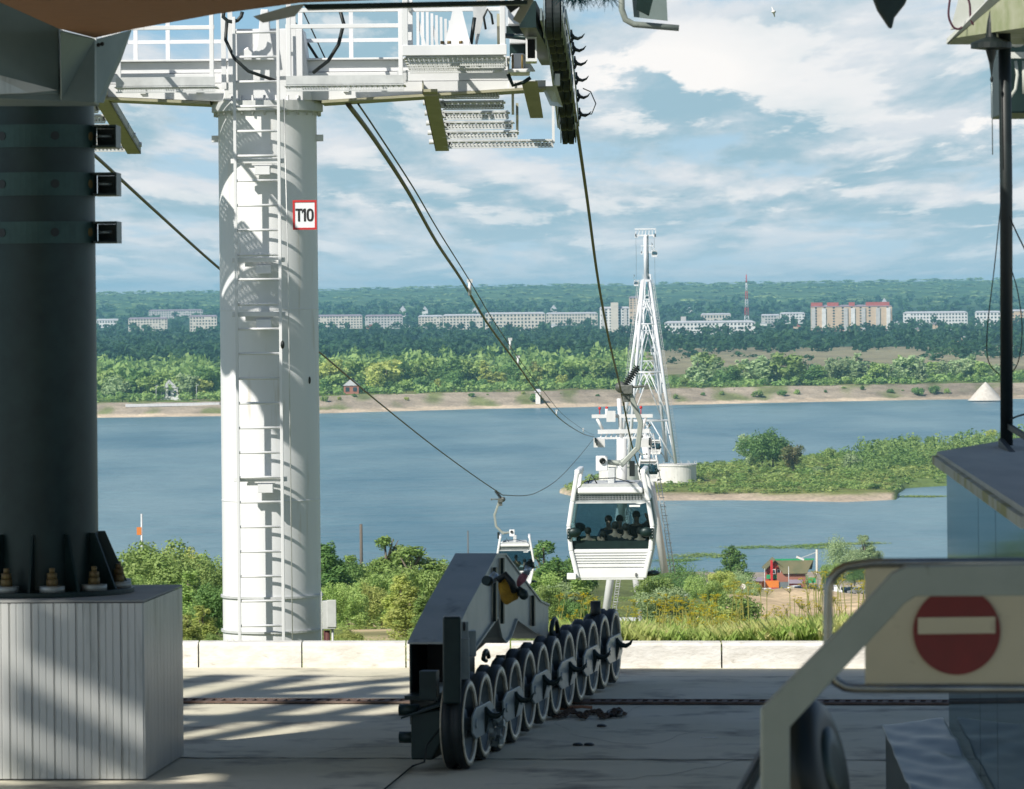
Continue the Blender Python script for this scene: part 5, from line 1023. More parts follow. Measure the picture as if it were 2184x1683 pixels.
for u in (1650, 1661):
    q = MB(); q.cbox((ph(u, 1219).x, d-.05, ph(u, 1219).z), (.75, .12, .9)); f_ = q.build('window', WM['white'], o); q = MB(); q.cbox((ph(u, 1219).x, d-.12, ph(u, 1219).z), (.5, .08, .65)); g_ = q.build('pane', glass_d, f_); g_['org'] = o['org']
q = MB(); q.box((ph(1642, 1200).x, d-1.8, gz), (ph(1647, 1200).x, d-1.35, ph(1645, 1194).z)); q.build('chimney', red, o)
q = MB(); q.cbox((ph(1703, 1192).x, d+2, ph(1703, 1192).z), (.5, .5, .9)); q.build('chimney', WM['brick'], o)
q = MB(); q.box((ph(1623, 1240).x, d-3.6, gz), (ph(1659, 1240).x, d-1.9, ph(1640, 1237).z)); q.build('annex', WM['orange'], o)
q = MB(); q.box((ph(1659, 1240).x+.02, d-3.3, gz), (ph(1681, 1240).x, d-2, ph(1640, 1240).z)); q.build('grey_gate', steel, o)
for i, (ua, ub, v) in enumerate([(1588, 1621, 1234), (1682, 1706, 1239)]):
    s_ = thing('shed', ['brown timber shed left of the red house', 'red-brown timber shed right of the orange annex'][i], 'shed', (ph(ua, 1262).x, d-4, gz)); a, b = ph(ua, v), ph(ub, v)
    q = MB(); q.box((a.x, d-5+i*.5, gz), (b.x, d-3.7, a.z-.25)); q.build('wall', WM['redwood' if i else 'brick'], s_); q = MB(); q.prism([(a.x-.3, d-5.4+i*.5, a.z-.25), (b.x+.3, d-5.4+i*.5, a.z-.25), (b.x+.3, d-3.4, a.z+.35), (a.x-.3, d-3.4, a.z+.35)], (0, 0, .12)); q.build('roof', RM['mauve'], s_)
    q = MB(); q.box((a.x+.5*(b.x-a.x), d-5.06+i*.5, gz), (a.x+.7*(b.x-a.x), d-5.01+i*.5, a.z-.7)); q.build('door', darker, s_)
def car(label, body, van=False):
    o = thing('parked_car', label, 'car', (0, 0, 0), 'cars parked on the shore below'); Lc, H, Wd = 4.4, (1.5 if not van else 1.85), 1.75
    pr = [(-2.2, .32), (-2.18, .78), (-1.25, .92), (-.55, H-.06), (.9, H), (1.75, .98), (2.16, .88), (2.2, .34)] if not van else [(-2.2, .32), (-2.16, .95), (-1.5, 1.1), (-.95, H-.05), (2.05, H), (2.2, 1.0), (2.2, .34)]
    q = MB(); k = len(pr); vs = []
    for x, z in pr:
        tp = Wd/2*(1 if z < 1.05 else .8); vs += [(x, -tp, z), (x, tp, z)]
    fs = [(2*i, 2*i+1, (2*i+3) % (2*k), (2*i+2) % (2*k)) for i in range(k)] + [tuple(range(0, 2*k, 2)), tuple(range(2*k-1, 0, -2))]
    q.add(vs, fs); q.build('body', body, o, .08, 2)
    q = MB()
    for s in (-1, 1): q.prism([(pr[2][0]+.25, s*(Wd/2*.97), .98), (pr[3][0]+.1, s*(Wd/2*.83), H-.14), (pr[4][0]-.1, s*(Wd/2*.83), H-.12), (1.5, s*(Wd/2*.97), 1.0)], (0, s*.02, 0))
    q.build('side_windows', glass_d, o); q = MB(); q.prism([(pr[2][0]+.02, -.68, .99), (pr[2][0]+.02, .68, .99), (pr[3][0]-.02, .6, H-.12), (pr[3][0]-.02, -.6, H-.12)], (-.03, 0, .02)); q.build('windscreen', glass_d, o)
    for x in (-1.35, 1.35):
        for s in (-1, 1):
            q = MB(); q.cyl((x, s*.72, .32), (x, s*.90, .32), .32, 16); wh = q.build('wheel', rubber, o); q = MB(); q.cyl((x, s*.90, .32), (x, s*.915, .32), .19, 10); q.build('rim', steel, wh)
    for s in (-1, 1): q = MB(); q.cbox((-2.17, s*.6, .68), (.08, .34, .14)); q.build('headlight', WM['white'], o)
    return o
cp = {'w': mat('car_white', (.80, .80, .80), rough=.25), 's': mat('car_silver', (.45, .47, .48), rough=.3, metal=.6), 'd': mat('car_black', (.015, .018, .022), rough=.2), 'r': mat('car_red', (.5, .03, .03), rough=.25)}
protoc = {}
for i, (u, v, k, van, rz, lab) in enumerate([(1612, 1269, 's', 0, 80, 'silver car nose-on at the left end of the parking row'), (1634, 1270, 'w', 0, 20, 'white car parked in front of the orange annex'), (1650, 1268, 'r', 0, 70, 'red car beside the white one at the orange annex'), (1692, 1268, 'w', 1, 60, 'white van just behind a black car near the shed'), (1706, 1271, 'd', 0, 10, 'black car side-on in front of the white van'), (1733, 1269, 'd', 1, 80, 'black van left of the street lamp pole'), (1758, 1269, 's', 0, 70, 'silver car just right of the street lamp pole'), (1784, 1268, 'w', 1, 95, 'white van inside the bend of the sign frame'), (1806, 1266, 'd', 0, 40, 'black car between the white van and a silver car'), (1828, 1271, 's', 0, 10, 'silver car side-on beside the left edge of the sign board'), (1540, 1258, 'w', 0, 30, 'white car half hidden by bushes left of the sheds'), (1478, 1252, 'w', 0, 15, 'white car among bushes right of the big cabin'), (1222, 1218, 'w', 0, 10, 'white car between trees left of the big cabin foot')]):
    if (k, van) not in protoc: protoc[(k, van)] = c_ = car(lab, cp[k], van)
    else: c_ = copy_tree(protoc[(k, van)])
    dd = 918 if i < 10 else 900; x = W(u, v, dd).x; put(c_, (x, dd, height(x, dd)), R(rz), 1.0, lab)
def pole(u, vt, vb, d, r_, label, name='utility_pole', cat='pole', m=None, extra=None):
    a, b = W(u, vt, d), W(u, vb, d); b.z = min(b.z, height(b.x, d)+.2); o = thing(name, label, cat, (a.x, d, b.z)); q = MB(); q.tube([(a.x, d, b.z), a], [r_*1.2, r_], 8); q.build('pole', m or bark, o)
    if extra: extra(o, a)
    return o
def lamp_(o, a):
    q = MB(); q.bar(a+Vector((0, 0, -.5)), a+Vector((-3, 0, -1.6)), .12, .12); q.build('arm', wgrey, o); q = MB(); q.cbox(a+Vector((-3.3, 0, -1.7)), (1.6, .5, .35), Matrix.Rotation(.4, 3, 'Y')); q.build('lamp_head', WM['white'], o)
pole(1742, 1172, 1258, 925, .22, 'tall pale street lamp right of the red house', 'street_lamp', 'street lamp', WM['cream'], lamp_)
pole(770, 1118, 1215, 900, .28, 'tall wooden pole above the trees right of the white column')
def mark_(o, a):
    q = MB(); q.cbox(a+Vector((-.5, 0, -3.3)), (.9, .5, 1.5)); q.build('marker_board', WM['orange'], o)
pole(302, 1096, 1150, 900, .2, 'river marker pole with an orange board right of the dark pillar', 'river_marker', 'marker', wgrey, mark_)
pole(998, 1132, 1170, 900, .10, 'thin grey pole before the water above the slanted beam')
pole(1631, 1213, 1240, 925, .06, 'thin lamp pole at the left wall of the red house', 'lamp_pole', 'lamp pole', wgrey)
pole(1682, 1208, 1240, 925, .07, 'thin lamp pole in front of the mossy roof', 'lamp_pole', 'lamp pole', wgrey)
def sg_(o, a):
    q = MB(); q.lathe([(.001, 0), (.36, 0), (.36, .05), (.001, .05)], a, (0, -1, 0), 20); q.build('disc', WM['white'], o)
pole(1584, 1251, 1268, 600, .04, 'small round white sign on a post left of the cars', 'round_sign', 'sign', wgrey, sg_)
def sq_(o, a):
    q = MB(); q.cbox(a, (.42, .04, .55)); q.build('board', WM['white'], o); q = MB(); q.cbox(a+Vector((0, -.03, 0)), (.3, .02, .12)); q.build('red_mark', red, o)
pole(842, 1288, 1318, 480, .05, 'tiny white and red notice on a post beside the sandy path', 'notice_sign', 'sign', wgrey, sq_)
q = MB(); q.cs = True; c = W(1650, 25, 160); q.tube([c+Vector((-.06, 0, .16)), c, c+Vector((.04, .1, -.17))], [.015, .04, .015], 6); q.ball(c, (.08, .15, .06)); tag(q.build('gull', WM['white']), 'small white gull flying high against the clouds', 'bird')
for i, (u, v, d_) in enumerate([(1097, 1221, 1700), (983, 1420, 1200), (877, 958, 1900)][:1]): pass
# ================================================================= sheave train lying on the yard
A0 = Vector((-.271, 27.45, 0)); A1 = Vector((.708, 33.1, 0)); dr = (A1-A0); pitch = dr.length/11; dr.normalize(); nx = Vector((dr.y, -dr.x, 0))   # nx points right, out of the discs
RW = .262
st_ = thing('sheave_train', 'dark steel sheave train with twelve rubber wheels lying on the yard', 'sheave train', tuple(A0+dr*3))
def T(s, o, z): return A0 + dr*s + nx*o + Vector((0, 0, z))     # s along, o outwards, z up
for k in range(12):
    qt, qr = MB(), MB(); zz = RW + (.0 if k < 4 else .018); c = T(k*pitch, 0, zz); sheave(qt, qr, c, nx, RW, .13)
    sh = qt.build('sheave', rubber, st_); rm = qr.build('rim', [rimm], sh); rm['org'] = st_['org']
    qd = MB(); qd.cs = True; qd.lathe([(RW*.82, -.012), (RW*.66, -.046), (RW*.36, -.056), (RW*.32, -.026), (RW*.15, -.020), (RW*.14, .008), (.001, .009)], c, nx, 36); dk = qd.build('disc', discm, sh); dk['org'] = st_['org']
for k in range(0, 12, 2):      # pair rockers and hub plates
    zz = RW+(.018 if k > 3 else 0); q = MB(); a, b = k*pitch, (k+1)*pitch
    q.prism([T(a-.09, .022, zz-.05), T(a+.02, .022, zz-.09), T(b-.02, .022, zz-.09), T(b+.09, .022, zz-.05), T(b+.09, .022, zz+.05), T(b-.03, .022, zz+.09), T(a+.03, .022, zz+.09), T(a-.09, .022, zz+.05)], tuple(nx*.014)); q.build('hub_plate', steel, st_, .004)
    q = MB(); q.prism([T(a-.07, -.17, zz-.08), T(b+.07, -.17, zz-.08), T(b+.05, -.17, zz+.10), T(a-.05, -.17, zz+.10)], tuple(nx*.02)); q.build('rocker_plate', dark, st_)
    for s in (a, b):
        q = MB(); q.cyl(T(s, -.19, zz), T(s, .045, zz), .028, 12); q.build('axle', steel, st_)
    for s_ in ((a+b)/2,):
        q = MB(); c = T(s_+.05, .05, zz+.02); pts = [(-.02, .06, .02), (.0, .025, 0), (.03, .0, 0), (.07, -.005, 0), (.105, .015, 0), (.13, .055, 0)]
        q.tube([c + nx*x*.8 + Vector((0, 0, z*.8)) for x, z, _ in pts], [.014, .019, .020, .017, .012, .003], 10); q.bar(c+Vector((0, 0, .02)), c+Vector((0, 0, -.1))-nx*.03, .03, .04); q.build('rope_catcher', dark, st_)
for k in (0, 4, 8):            # four-wheel rockers
    q = MB(); a = k*pitch; q.prism([T(a+.1, -.24, .30), T(a+3*pitch-.1, -.24, .30), T(a+2*pitch, -.24, .47), T(a+pitch, -.24, .47)], tuple(nx*.05)); q.build('rocker', dark, st_, .006)
    for s_ in (1, 2):
        q = MB(); q.cyl(T(a+s_*pitch, -.3, .40), T(a+s_*pitch, -.14, .40), .06, 14); q.build('pivot', steel, st_)
# main beam: an A-shaped box girder seen end-on
def bp(u, v, off=-.20):
    """point on the girder's right side plane seen at (u, v)"""
    k = (u-1092)/F; a = A0 + nx*off; y = (a.x - a.y*dr.x/dr.y)/(k - dr.x/dr.y); return W(u, v, y) + Vector((0, 0, 0))
def ax(p, o): return Vector(p) + nx*o
rp = [bp(955, 1374), bp(993, 1294), bp(1053, 1184), bp(1073, 1184), bp(1104, 1226), bp(1148, 1284), bp(1166, 1292), bp(1166, 1362), bp(1133, 1350), bp(1095, 1323), bp(1082, 1360), bp(1071, 1372), bp(1062, 1360), bp(1053, 1318), bp(999, 1394), bp(985, 1394)]
wdt = -.235
def sheet(q, pts, th, o=0): q.prism([ax(p, o) for p in pts], tuple(nx*th))
beamm = mat('girder_steel', (.30, .34, .33), (.38, .41, .39), 3.5, .45, .25, bump=.25, bscale=9, c3=(.10, .13, .13), s3=5, t3=(.6, .8))
q = MB(); sheet(q, rp, .012); q.build('side_plate', beamm, st_)
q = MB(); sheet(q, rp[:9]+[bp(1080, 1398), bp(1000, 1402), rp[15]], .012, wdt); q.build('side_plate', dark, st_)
q = MB(); tp = rp[:7]
for a, b in zip(tp, tp[1:]):
    up = Vector((0, 0, .012)); q.add([ax(a, wdt-.01), ax(a, .022), ax(b, .022), ax(b, wdt-.01), ax(a, wdt-.01)+up, ax(a, .022)+up, ax(b, .022)+up, ax(b, wdt-.01)+up], [(0, 1, 2, 3), (4, 5, 6, 7), (0, 1, 5, 4), (1, 2, 6, 5), (2, 3, 7, 6), (3, 0, 4, 7)])
q.build('top_plate', beamm, st_)
q = MB(); bt = [rp[14], rp[13], rp[12], rp[11], rp[10], rp[9], rp[8], rp[7]]
for a, b in zip(bt, bt[1:]):
    up = Vector((0, 0, .012)); q.add([ax(a, wdt), ax(a, .03), ax(b, .03), ax(b, wdt), ax(a, wdt)+up, ax(a, .03)+up, ax(b, .03)+up, ax(b, wdt)+up], [(0, 1, 2, 3), (4, 5, 6, 7), (0, 1, 5, 4), (1, 2, 6, 5), (2, 3, 7, 6), (3, 0, 4, 7)])
q.build('bottom_plate', beamm, st_)
for u, vt_, vb_ in ((1062, 1190, 1330), (1046, 1210, 1325), (1128, 1270, 1335)):
    a, b = bp(u, vt_), bp(u, vb_); q = MB(); q.bar(a+nx*.03, b+nx*.03, .05, .02, tuple(nx)); q.build('web_stiffener', dark, st_)
# open near end of the girder
p0 = rp[0]; zt, zl = p0.z, W(900, 1556, 27.7).z; y = p0.y
q = MB(); e0, e1 = ax(p0, wdt), ax(p0, 0)
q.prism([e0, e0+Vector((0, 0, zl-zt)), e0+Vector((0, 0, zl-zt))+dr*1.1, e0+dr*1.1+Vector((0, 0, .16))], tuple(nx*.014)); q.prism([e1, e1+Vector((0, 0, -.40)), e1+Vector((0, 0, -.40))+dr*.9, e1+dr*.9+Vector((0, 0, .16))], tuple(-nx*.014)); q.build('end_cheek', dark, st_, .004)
q = MB(); q.prism([ax(p0, wdt)+dr*.5+Vector((0, 0, .05)), ax(p0, 0)+dr*.5+Vector((0, 0, .05)), ax(p0, 0)+dr*.5+Vector((0, 0, zl-zt+.1)), ax(p0, wdt)+dr*.5+Vector((0, 0, zl-zt+.1))], tuple(dr*.02)); q.build('cavity_dark', darker, st_)  # black plate paints the shade inside the open box end
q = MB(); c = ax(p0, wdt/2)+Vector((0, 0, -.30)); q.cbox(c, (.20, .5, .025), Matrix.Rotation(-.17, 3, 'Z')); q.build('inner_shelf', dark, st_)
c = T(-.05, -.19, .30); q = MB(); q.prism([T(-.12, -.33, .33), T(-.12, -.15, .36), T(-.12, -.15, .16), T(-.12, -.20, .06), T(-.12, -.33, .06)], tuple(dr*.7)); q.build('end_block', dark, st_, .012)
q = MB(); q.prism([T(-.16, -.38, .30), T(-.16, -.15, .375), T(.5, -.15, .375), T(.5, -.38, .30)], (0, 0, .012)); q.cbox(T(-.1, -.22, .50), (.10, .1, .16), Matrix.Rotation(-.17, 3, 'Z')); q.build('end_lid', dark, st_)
for z_ in (.34, .18): q = MB(); q.cyl(T(.0, -.42, z_), T(.0, -.3, z_), .035, 10); q.build('bolt_head', dark, st_)
a, b = W(964, 1314, 27.25), W(964, 1500, 27.25); q = MB(); q.bar(a, b, .105, .13, (0, 1, 0)); q.build('square_post', dark, st_, .012)
a, b = W(991, 1326, 27.5), W(991, 1455, 27.5); q = MB(); q.bar(a, b, .045, .02, (0, 1, 0)); q.cbox(W(1003, 1372, 27.6), (.07, .08, .15)); q.cbox(W(992, 1405, 27.4), (.05, .05, .24)); q.build('slotted_bracket', steel, st_, .004)
for u in (1342, 1350): pass
for v in (1336, 1382):
    q = MB(); c = W(990, v, 27.44); q.ball(c, (.010, .012, .028)); q.build('slot', darker, st_)
a = T(10*pitch, -.06, .50); q = MB(); q.cyl(a, a+Vector((0, 0, .13)), .036, 14); q.build('rubber_stop', rubber, st_)
q = MB(); q.tube([T(1.7*pitch, -.06, .56+.0)]+[T(1.7*pitch+.11*math.cos(t), -.06, .53+.09*math.sin(t)) for t in (2.6, 2, 1.5, 1, .5)], .014, 8); q.build('lifting_eye', dark, st_)
q = MB(); q.tube([T(6.6*pitch+.13*math.cos(t), -.06, .53+.10*math.sin(t)) for t in (3.1, 2.6, 2, 1.5, 1, .5, 0)], .016, 8); q.build('lifting_eye', dark, st_)
q = MB(); c = T(.9*pitch, -.02, .16)
for k in range(22): q.cbox(c+Vector((rnd.uniform(.0, .13), rnd.uniform(-.1, .1), rnd.uniform(-.06, .12))), (rnd.uniform(.02, .05),)*3, Matrix.Rotation(rnd.uniform(0, 3), 3, 'X') @ Matrix.Rotation(rnd.uniform(0, 3), 3, 'Z'))
q.build('rope_sensor_block', steel, st_)
# slings and wrapped turnbuckles lying over the girder
def lump(name, pts, r, m, label, cat, flat=.6):
    q = MB(); q.tube(pts, r, 12); tag(q.build(name, m), label, cat)
slm = mat('yellow_sling', (.45, .27, .02), (.30, .17, .015), 14, .8, bump=2)
s0 = bp(1060, 1232, .06); D_ = s0.y
o = thing('yellow_sling', 'folded yellow lifting sling with steel end fitting hung on the girder ridge', 'lifting sling', tuple(s0))
q = MB(); q.cs = True
q.add([W(1056, 1240, D_), W(1066, 1218, D_), W(1078, 1230, D_-.05), W(1092, 1238, D_-.06), W(1108, 1262, D_-.04), W(1113, 1280, D_), W(1098, 1284, D_-.05), W(1084, 1290, D_-.09), W(1070, 1285, D_-.08), W(1060, 1268, D_-.05)], [(0, 1, 2), (0, 2, 9), (2, 3, 9), (9, 3, 8), (3, 4, 8), (8, 4, 7), (4, 6, 7), (4, 5, 6)])
ob = q.build('webbing', slm, o); md = ob.modifiers.new('s', 'SOLIDIFY'); md.thickness = .05; ob.modifiers.new('b', 'SUBSURF').render_levels = 2
q = MB(); q.tube([W(1044, 1246, D_), W(1050, 1236, D_), W(1058, 1222, D_)], [.012, .03, .02], 10); q.build('end_fitting', mat('blue_steel', (.38, .47, .55), (.25, .33, .4), 12, .35, .6), o, 0)
q = MB(); q.cyl(W(1036, 1238, D_-.05), W(1043, 1240, D_-.02), .03, 14); q.build('ring', dark, o)
q = MB(); q.tube([W(1062, 1238, D_-.06), W(1078, 1226, D_-.07), W(1092, 1244, D_-.08), W(1098, 1262, D_-.06)], .022, 8); q.build('black_strap', darker, o)
o = thing('pink_sling', 'pink webbing wrapped round a shackle above the yellow sling', 'lifting sling', tuple(bp(1100, 1240, .06)))
q = MB(); q.cs = True; q.add([W(1098, 1232, D_), W(1118, 1212, D_-.03), W(1126, 1228, D_-.05), W(1118, 1246, D_-.04), W(1106, 1258, D_), W(1098, 1252, D_-.03), W(1132, 1218, D_), W(1124, 1240, D_)], [(0, 1, 2), (0, 2, 5), (2, 3, 5), (3, 4, 5), (1, 6, 2), (2, 6, 7), (2, 7, 3)])
ob = q.build('webbing', mat('pink_web', (.42, .17, .22), (.30, .12, .16), 14, .8, bump=2), o); md = ob.modifiers.new('s', 'SOLIDIFY'); md.thickness = .04; ob.modifiers.new('b', 'SUBSURF').render_levels = 2
q = MB(); q.tube([W(1106, 1256, D_-.03), W(1112, 1264, D_-.05), W(1118, 1268, D_-.04)], [.02, .03, .03], 10); q.ball(W(1117, 1269, D_-.06), .03); q.tube([W(1122, 1216, D_-.03), W(1128, 1206, D_-.03), W(1138, 1202, D_-.03)], [.024, .03, .03], 10); q.build('shackle', dark, o)
q = MB(); q.tube([W(1122, 1224, D_-.05), W(1128, 1208, D_-.06)], .02, 8); q.build('pin', MATS['blue_steel'], o)
# chain and offcuts on the ground
o = thing('chain', 'loose rusty chain heaped on the concrete right of the sheaves', 'chain', tuple(WZ(1250, 1520, 0)))
q = MB(); pts = []
for t in range(90):
    f = t/89; u = 1180+150*f; v = 1521+6*math.sin(f*19)+3*math.sin(f*47); pts.append(WZ(u, v, .02+.008*math.sin(t*2.1)))
for a, b in zip(pts, pts[1:]):
    m_ = (a+b)/2; q.tube([m_+Vector((.022*math.cos(x), .03*math.sin(x), .006*math.sin(x*2))) for x in (0, .9, 1.8, 2.7, 3.6, 4.5, 5.4, 6.28)], .006, 5, False)
q.build('links', mat('rust_dark', (.07, .05, .04), (.12, .08, .05), 20, .8), o)
q = MB(); q.tube([WZ(1312+16*math.cos(t), 1521+6*math.sin(t), .02) for t in (0, .7, 1.4, 2.1, 2.8, 3.5, 4.2, 4.9, 5.6, 6.28)], .012, 6); tag(q.build('wire_loop', darker), 'dark wire loop lying at the right end of the chain', 'wire')
q = MB(); q.tube([WZ(1191, 1512, .03), WZ(1240, 1507, .03), WZ(1262, 1509, .02)], .012, 6); tag(q.build('rusty_bar', mat('rust_bar', (.30, .13, .06), (.2, .09, .05), 12, .8)), 'thin rusty bar lying behind the chain', 'bar')
q = MB(); q.tube([T(.3, -.02, .30), W(938, 1555, 27.3), W(910, 1590, 27.2), W(905, 1625, 27.1), WZ(880, 1634, .01), WZ(800, 1700, .01)], .006, 6); tag(q.build('loose_wire', darker), 'thin loose wire trailing from the first sheave', 'wire')
q = MB(); q.cbox(WZ(1512, 1573, .004), (.10, .03, .006)); tag(q.build('paper_scrap', WM['white']), 'tiny white scrap of paper on the yard', 'litter')
for i, (u, v) in enumerate([(1232, 1588), (1256, 1588), (1283, 1548)]):
    q = MB(); q.ball(WZ(u, v, .005), (.035, .05, .012), 7, 5); tag(q.build('pebble', darker), ['left dark pebble of the pair on the yard', 'right dark pebble of the pair on the yard', 'single dark pebble below the chain'][i], 'pebble', 'dark pebbles on the yard')
# ================================================================= plinth and dark pillar
pc = (-2.80, 27.72)
zt = W(310, 1284, 26.95).z
cor = [WZ(310, 1665, 0), WZ(392, 1613, 0)]; fdir = (cor[1]-cor[0]).normalized(); ldir = Vector((-fdir.y, fdir.x, 0))
c0, c1 = cor; c3 = c0+ldir*2.2; c2_ = c1+ldir*2.2
pl = thing('clad_plinth', 'square plinth clad in grey ribbed sheet metal under the dark pillar', 'plinth', tuple((c0+c1+c2_+c3)/4))
clad = mat('ribbed_sheet', (.50, .52, .51), (.58, .59, .57), 2, .36, .35, stretch=(1, 1, .15), c3=(.24, .26, .24), s3=6, t3=(.54, .76))
def ribbed(q, a, b, z0, z1, out, pit, dep, fine=True):
    L_ = (b-a).length; t = (b-a).normalized(); n = int(L_/pit); prof = []
    for k in range(n+1):
        s = k*pit
        for ds, o_ in ((0, -dep), (pit*.04, -dep), (pit*.08, 0), (pit*.34, 0), (pit*.36, -dep*.35), (pit*.40, -dep*.35), (pit*.42, 0), (pit*.66, 0), (pit*.68, -dep*.35), (pit*.72, -dep*.35), (pit*.74, 0), (pit*.96, 0)):
            if s+ds <= L_: prof.append((s+ds, o_))
    prof.append((L_, 0)); vs = []
    for s, o_ in prof: p = a+t*s+out*o_; vs += [(p.x, p.y, z0), (p.x, p.y, z1)]
    q.add(vs, [(2*i, 2*i+2, 2*i+3, 2*i+1) for i in range(len(prof)-1)])
q = MB(); ribbed(q, c0, c3, 0.01, zt-.005, -fdir, .130, .012); q.build('front_cladding', clad, pl)
q = MB(); ribbed(q, c0, c1, 0.01, zt-.005, -ldir, .118, .016); q.build('side_cladding', clad, pl)
q = MB(); i_ = -fdir*.0; q.prism([c3+fdir*.03+ldir*.0, c0+fdir*.03+ldir*.03, c1-fdir*.01+ldir*.03, c2_-fdir*.01], (0, 0, zt-.02)); q.build('core', mat('plinth_core', (.2, .2, .19), rough=.9), pl)
q = MB(); q.prism([c3+Vector((0, 0, zt)), c0+Vector((0, 0, zt)), c1+Vector((0, 0, zt)), c2_+Vector((0, 0, zt))], (0, 0, .012)); q.build('cap', mat('plinth_cap', (.33, .34, .33), (.26, .27, .26), 4, .7), pl)
pil = thing('steel_pillar', 'thick dark steel pillar bolted to the plinth, with clamp bands', 'pillar', (pc[0], pc[1], zt+.012))
zc = zt+.012; RP_ = (W(207, 900, pc[1]).x-pc[0]); zbm = W(207, 219, pc[1]).z
q = MB(); q.cs = True; q.lathe([(RP_, zc), (RP_, zbm)], (pc[0], pc[1], 0), n=72); q.build('shaft', dark, pil)
q = MB(); q.lathe([(RP_, zc), (RP_+.21, zc), (RP_+.21, zc+.03), (RP_, zc+.03)], (pc[0], pc[1], 0), n=64); q.build('base_flange', dark, pil, .004)
zg = W(215, 1133, pc[1]).z
for k in range(11):
    a = R(-97 + k*360/11+4); u_ = Vector((math.cos(a), math.sin(a), 0)); v_ = Vector((-u_.y, u_.x, 0)); p = Vector((pc[0], pc[1], 0))
    q = MB(); q.prism([p+u_*(RP_-.01)+Vector((0, 0, zc+.03)), p+u_*(RP_+.18)+Vector((0, 0, zc+.03)), p+u_*(RP_+.04)+Vector((0, 0, zg)), p+u_*(RP_-.01)+Vector((0, 0, zg))], tuple(v_*.014)); q.build('gusset', dark, pil)
    a += R(16.4); u_ = Vector((math.cos(a), math.sin(a), 0)); c = p+u_*(RP_+.135)
    q = MB(); q.cyl((c.x, c.y, zc+.03), (c.x, c.y, zc+.065), .075, 18); q.build('washer', mat('washer_zinc', (.40, .43, .41), (.3, .33, .31), 12, .5, .5) if 'washer_zinc' not in MATS else MATS['washer_zinc'], pil)
    q = MB(); q.cyl((c.x, c.y, zc+.065), (c.x, c.y, zc+.105), .034, 6); q.cyl((c.x, c.y, zc+.107), (c.x, c.y, zc+.14), .030, 6); q.cyl((c.x, c.y, zc+.14), (c.x, c.y, zc+.17), .017, 10); q.build('anchor_nut', bolt, pil)
bandm = mat('band_steel', (.020, .055, .052), (.030, .075, .070), 7, .5, .3)
for va, vb in ((268, 316), (369, 418), (473, 519)):
    z0, z1 = W(207, vb, pc[1]).z, W(207, va, pc[1]).z
    cl_ = MB(); cl_.lathe([(RP_-.005, z0), (RP_+.012, z0), (RP_+.012, z1), (RP_-.005, z1)], (pc[0], pc[1], 0), n=64); bnd = cl_.build('clamp_band', bandm, pil)
    x = pc[0]+RP_+.0; y0 = pc[1]-.14; hh = z1-z0; q = MB(); x1 = x+.14
    q.box((x, y0, z1-.012), (x1, y0+.34, z1)); q.box((x, y0, z0), (x1, y0+.34, z0+.012)); q.box((x1-.006, y0, z0+.0121), (x1, y0+.34, z1-.0121)); q.box((x, y0+.33, z0+.013), (x1-.007, y0+.339, z1-.013)); q.build('clamp_ear', dark, pil)
    q = MB(); q.cyl((x+.03, y0+.05, (z0+z1)/2), (x+.11, y0+.05, (z0+z1)/2), .010, 8); q.build('clamp_bolt', steel, pil)
    for u in (5, 115, 182):
        p = W(u, (va+vb)/2, pc[1]-RP_); a = math.asin(max(-1, min(1, (p.x-pc[0])/RP_))); c = Vector((pc[0]+(RP_+.012)*math.sin(a), pc[1]-(RP_+.012)*math.cos(a), (z0+z1)/2)); q = MB(); o_ = Vector((math.sin(a), -math.cos(a), 0)); q.cyl(c-o_*.002, c+o_*.003, .026, 14); q.build('bolt_hole' if u != 182 else 'bolt', darker if u != 182 else bolt, pil)
# ================================================================= canopy over the yard
ZS = 4.24
soff = mat('timber_soffit', (.24, .10, .032), (.36, .155, .05), 3, .75, stretch=(2, 14, 1), contrast=(.3, .7))
ca = thing('canopy', 'brown timber canopy soffit with grey box beam at the top left', 'canopy', (-1.5, 20, ZS))
pts = [WZ(0, 5, ZS), WZ(125, 61, ZS), WZ(202, 81, ZS), WZ(286, 62, ZS), WZ(461, 30, ZS), WZ(640, 6, ZS), WZ(900, -3, ZS), WZ(1120, -12, ZS)]
poly = [Vector((-5.0, pts[0].y+1.6, ZS))] + pts + [Vector((pts[-1].x+.2, 12, ZS)), Vector((-3.4, 12, ZS)), Vector((-3.4, 23.6, ZS)), Vector((-5.0, 24.2, ZS))]  # soffit's unseen left end widened to shade the pillar
q = MB(); q.prism(poly, (0, 0, .05)); q.build('soffit', soff, ca)
fa = mat('beam_cladding', (.17, .225, .22), (.21, .27, .265), 2.5, .5, .3)
q = MB(); q.prism([pts[2], WZ(128, 63, ZS-.001), W(128, 214, 26.3), W(202, 219, 26.35)], (-.02, .5, 0)); q.build('beam_end', fa, ca, .01)
q = MB(); q.prism([W(-60, -40, 26.0), W(126, 60, 26.25), W(126, 200, 26.25), W(-60, 206, 26.0)], (0, .5, 0)); q.build('box_beam', fa, ca, .012)
q = MB(); q.prism([W(-60, 206.5, 26.02), W(125, 200.5, 26.3), W(200, 219, 26.45), W(-60, 219, 26.3)], (0, .5, 0)); q.build('beam_bottom', fa, ca)
q = MB(); q.prism([W(-40, 150, 25.9), W(120, 192, 26.2), W(60, 198, 26.1), W(-40, 202, 25.9)], (0, .06, 0)); q.build('cover_strip', MATS['ribbed_sheet'], ca)
q = MB(); q.prism([W(206, 83, 26.6), W(279, 64, 27.1), W(258, 125, 27.0), W(230, 186, 26.8), W(220, 219, 26.7), W(206, 219, 26.6)], (0, .05, 0)); q.build('gusset', fa, ca)
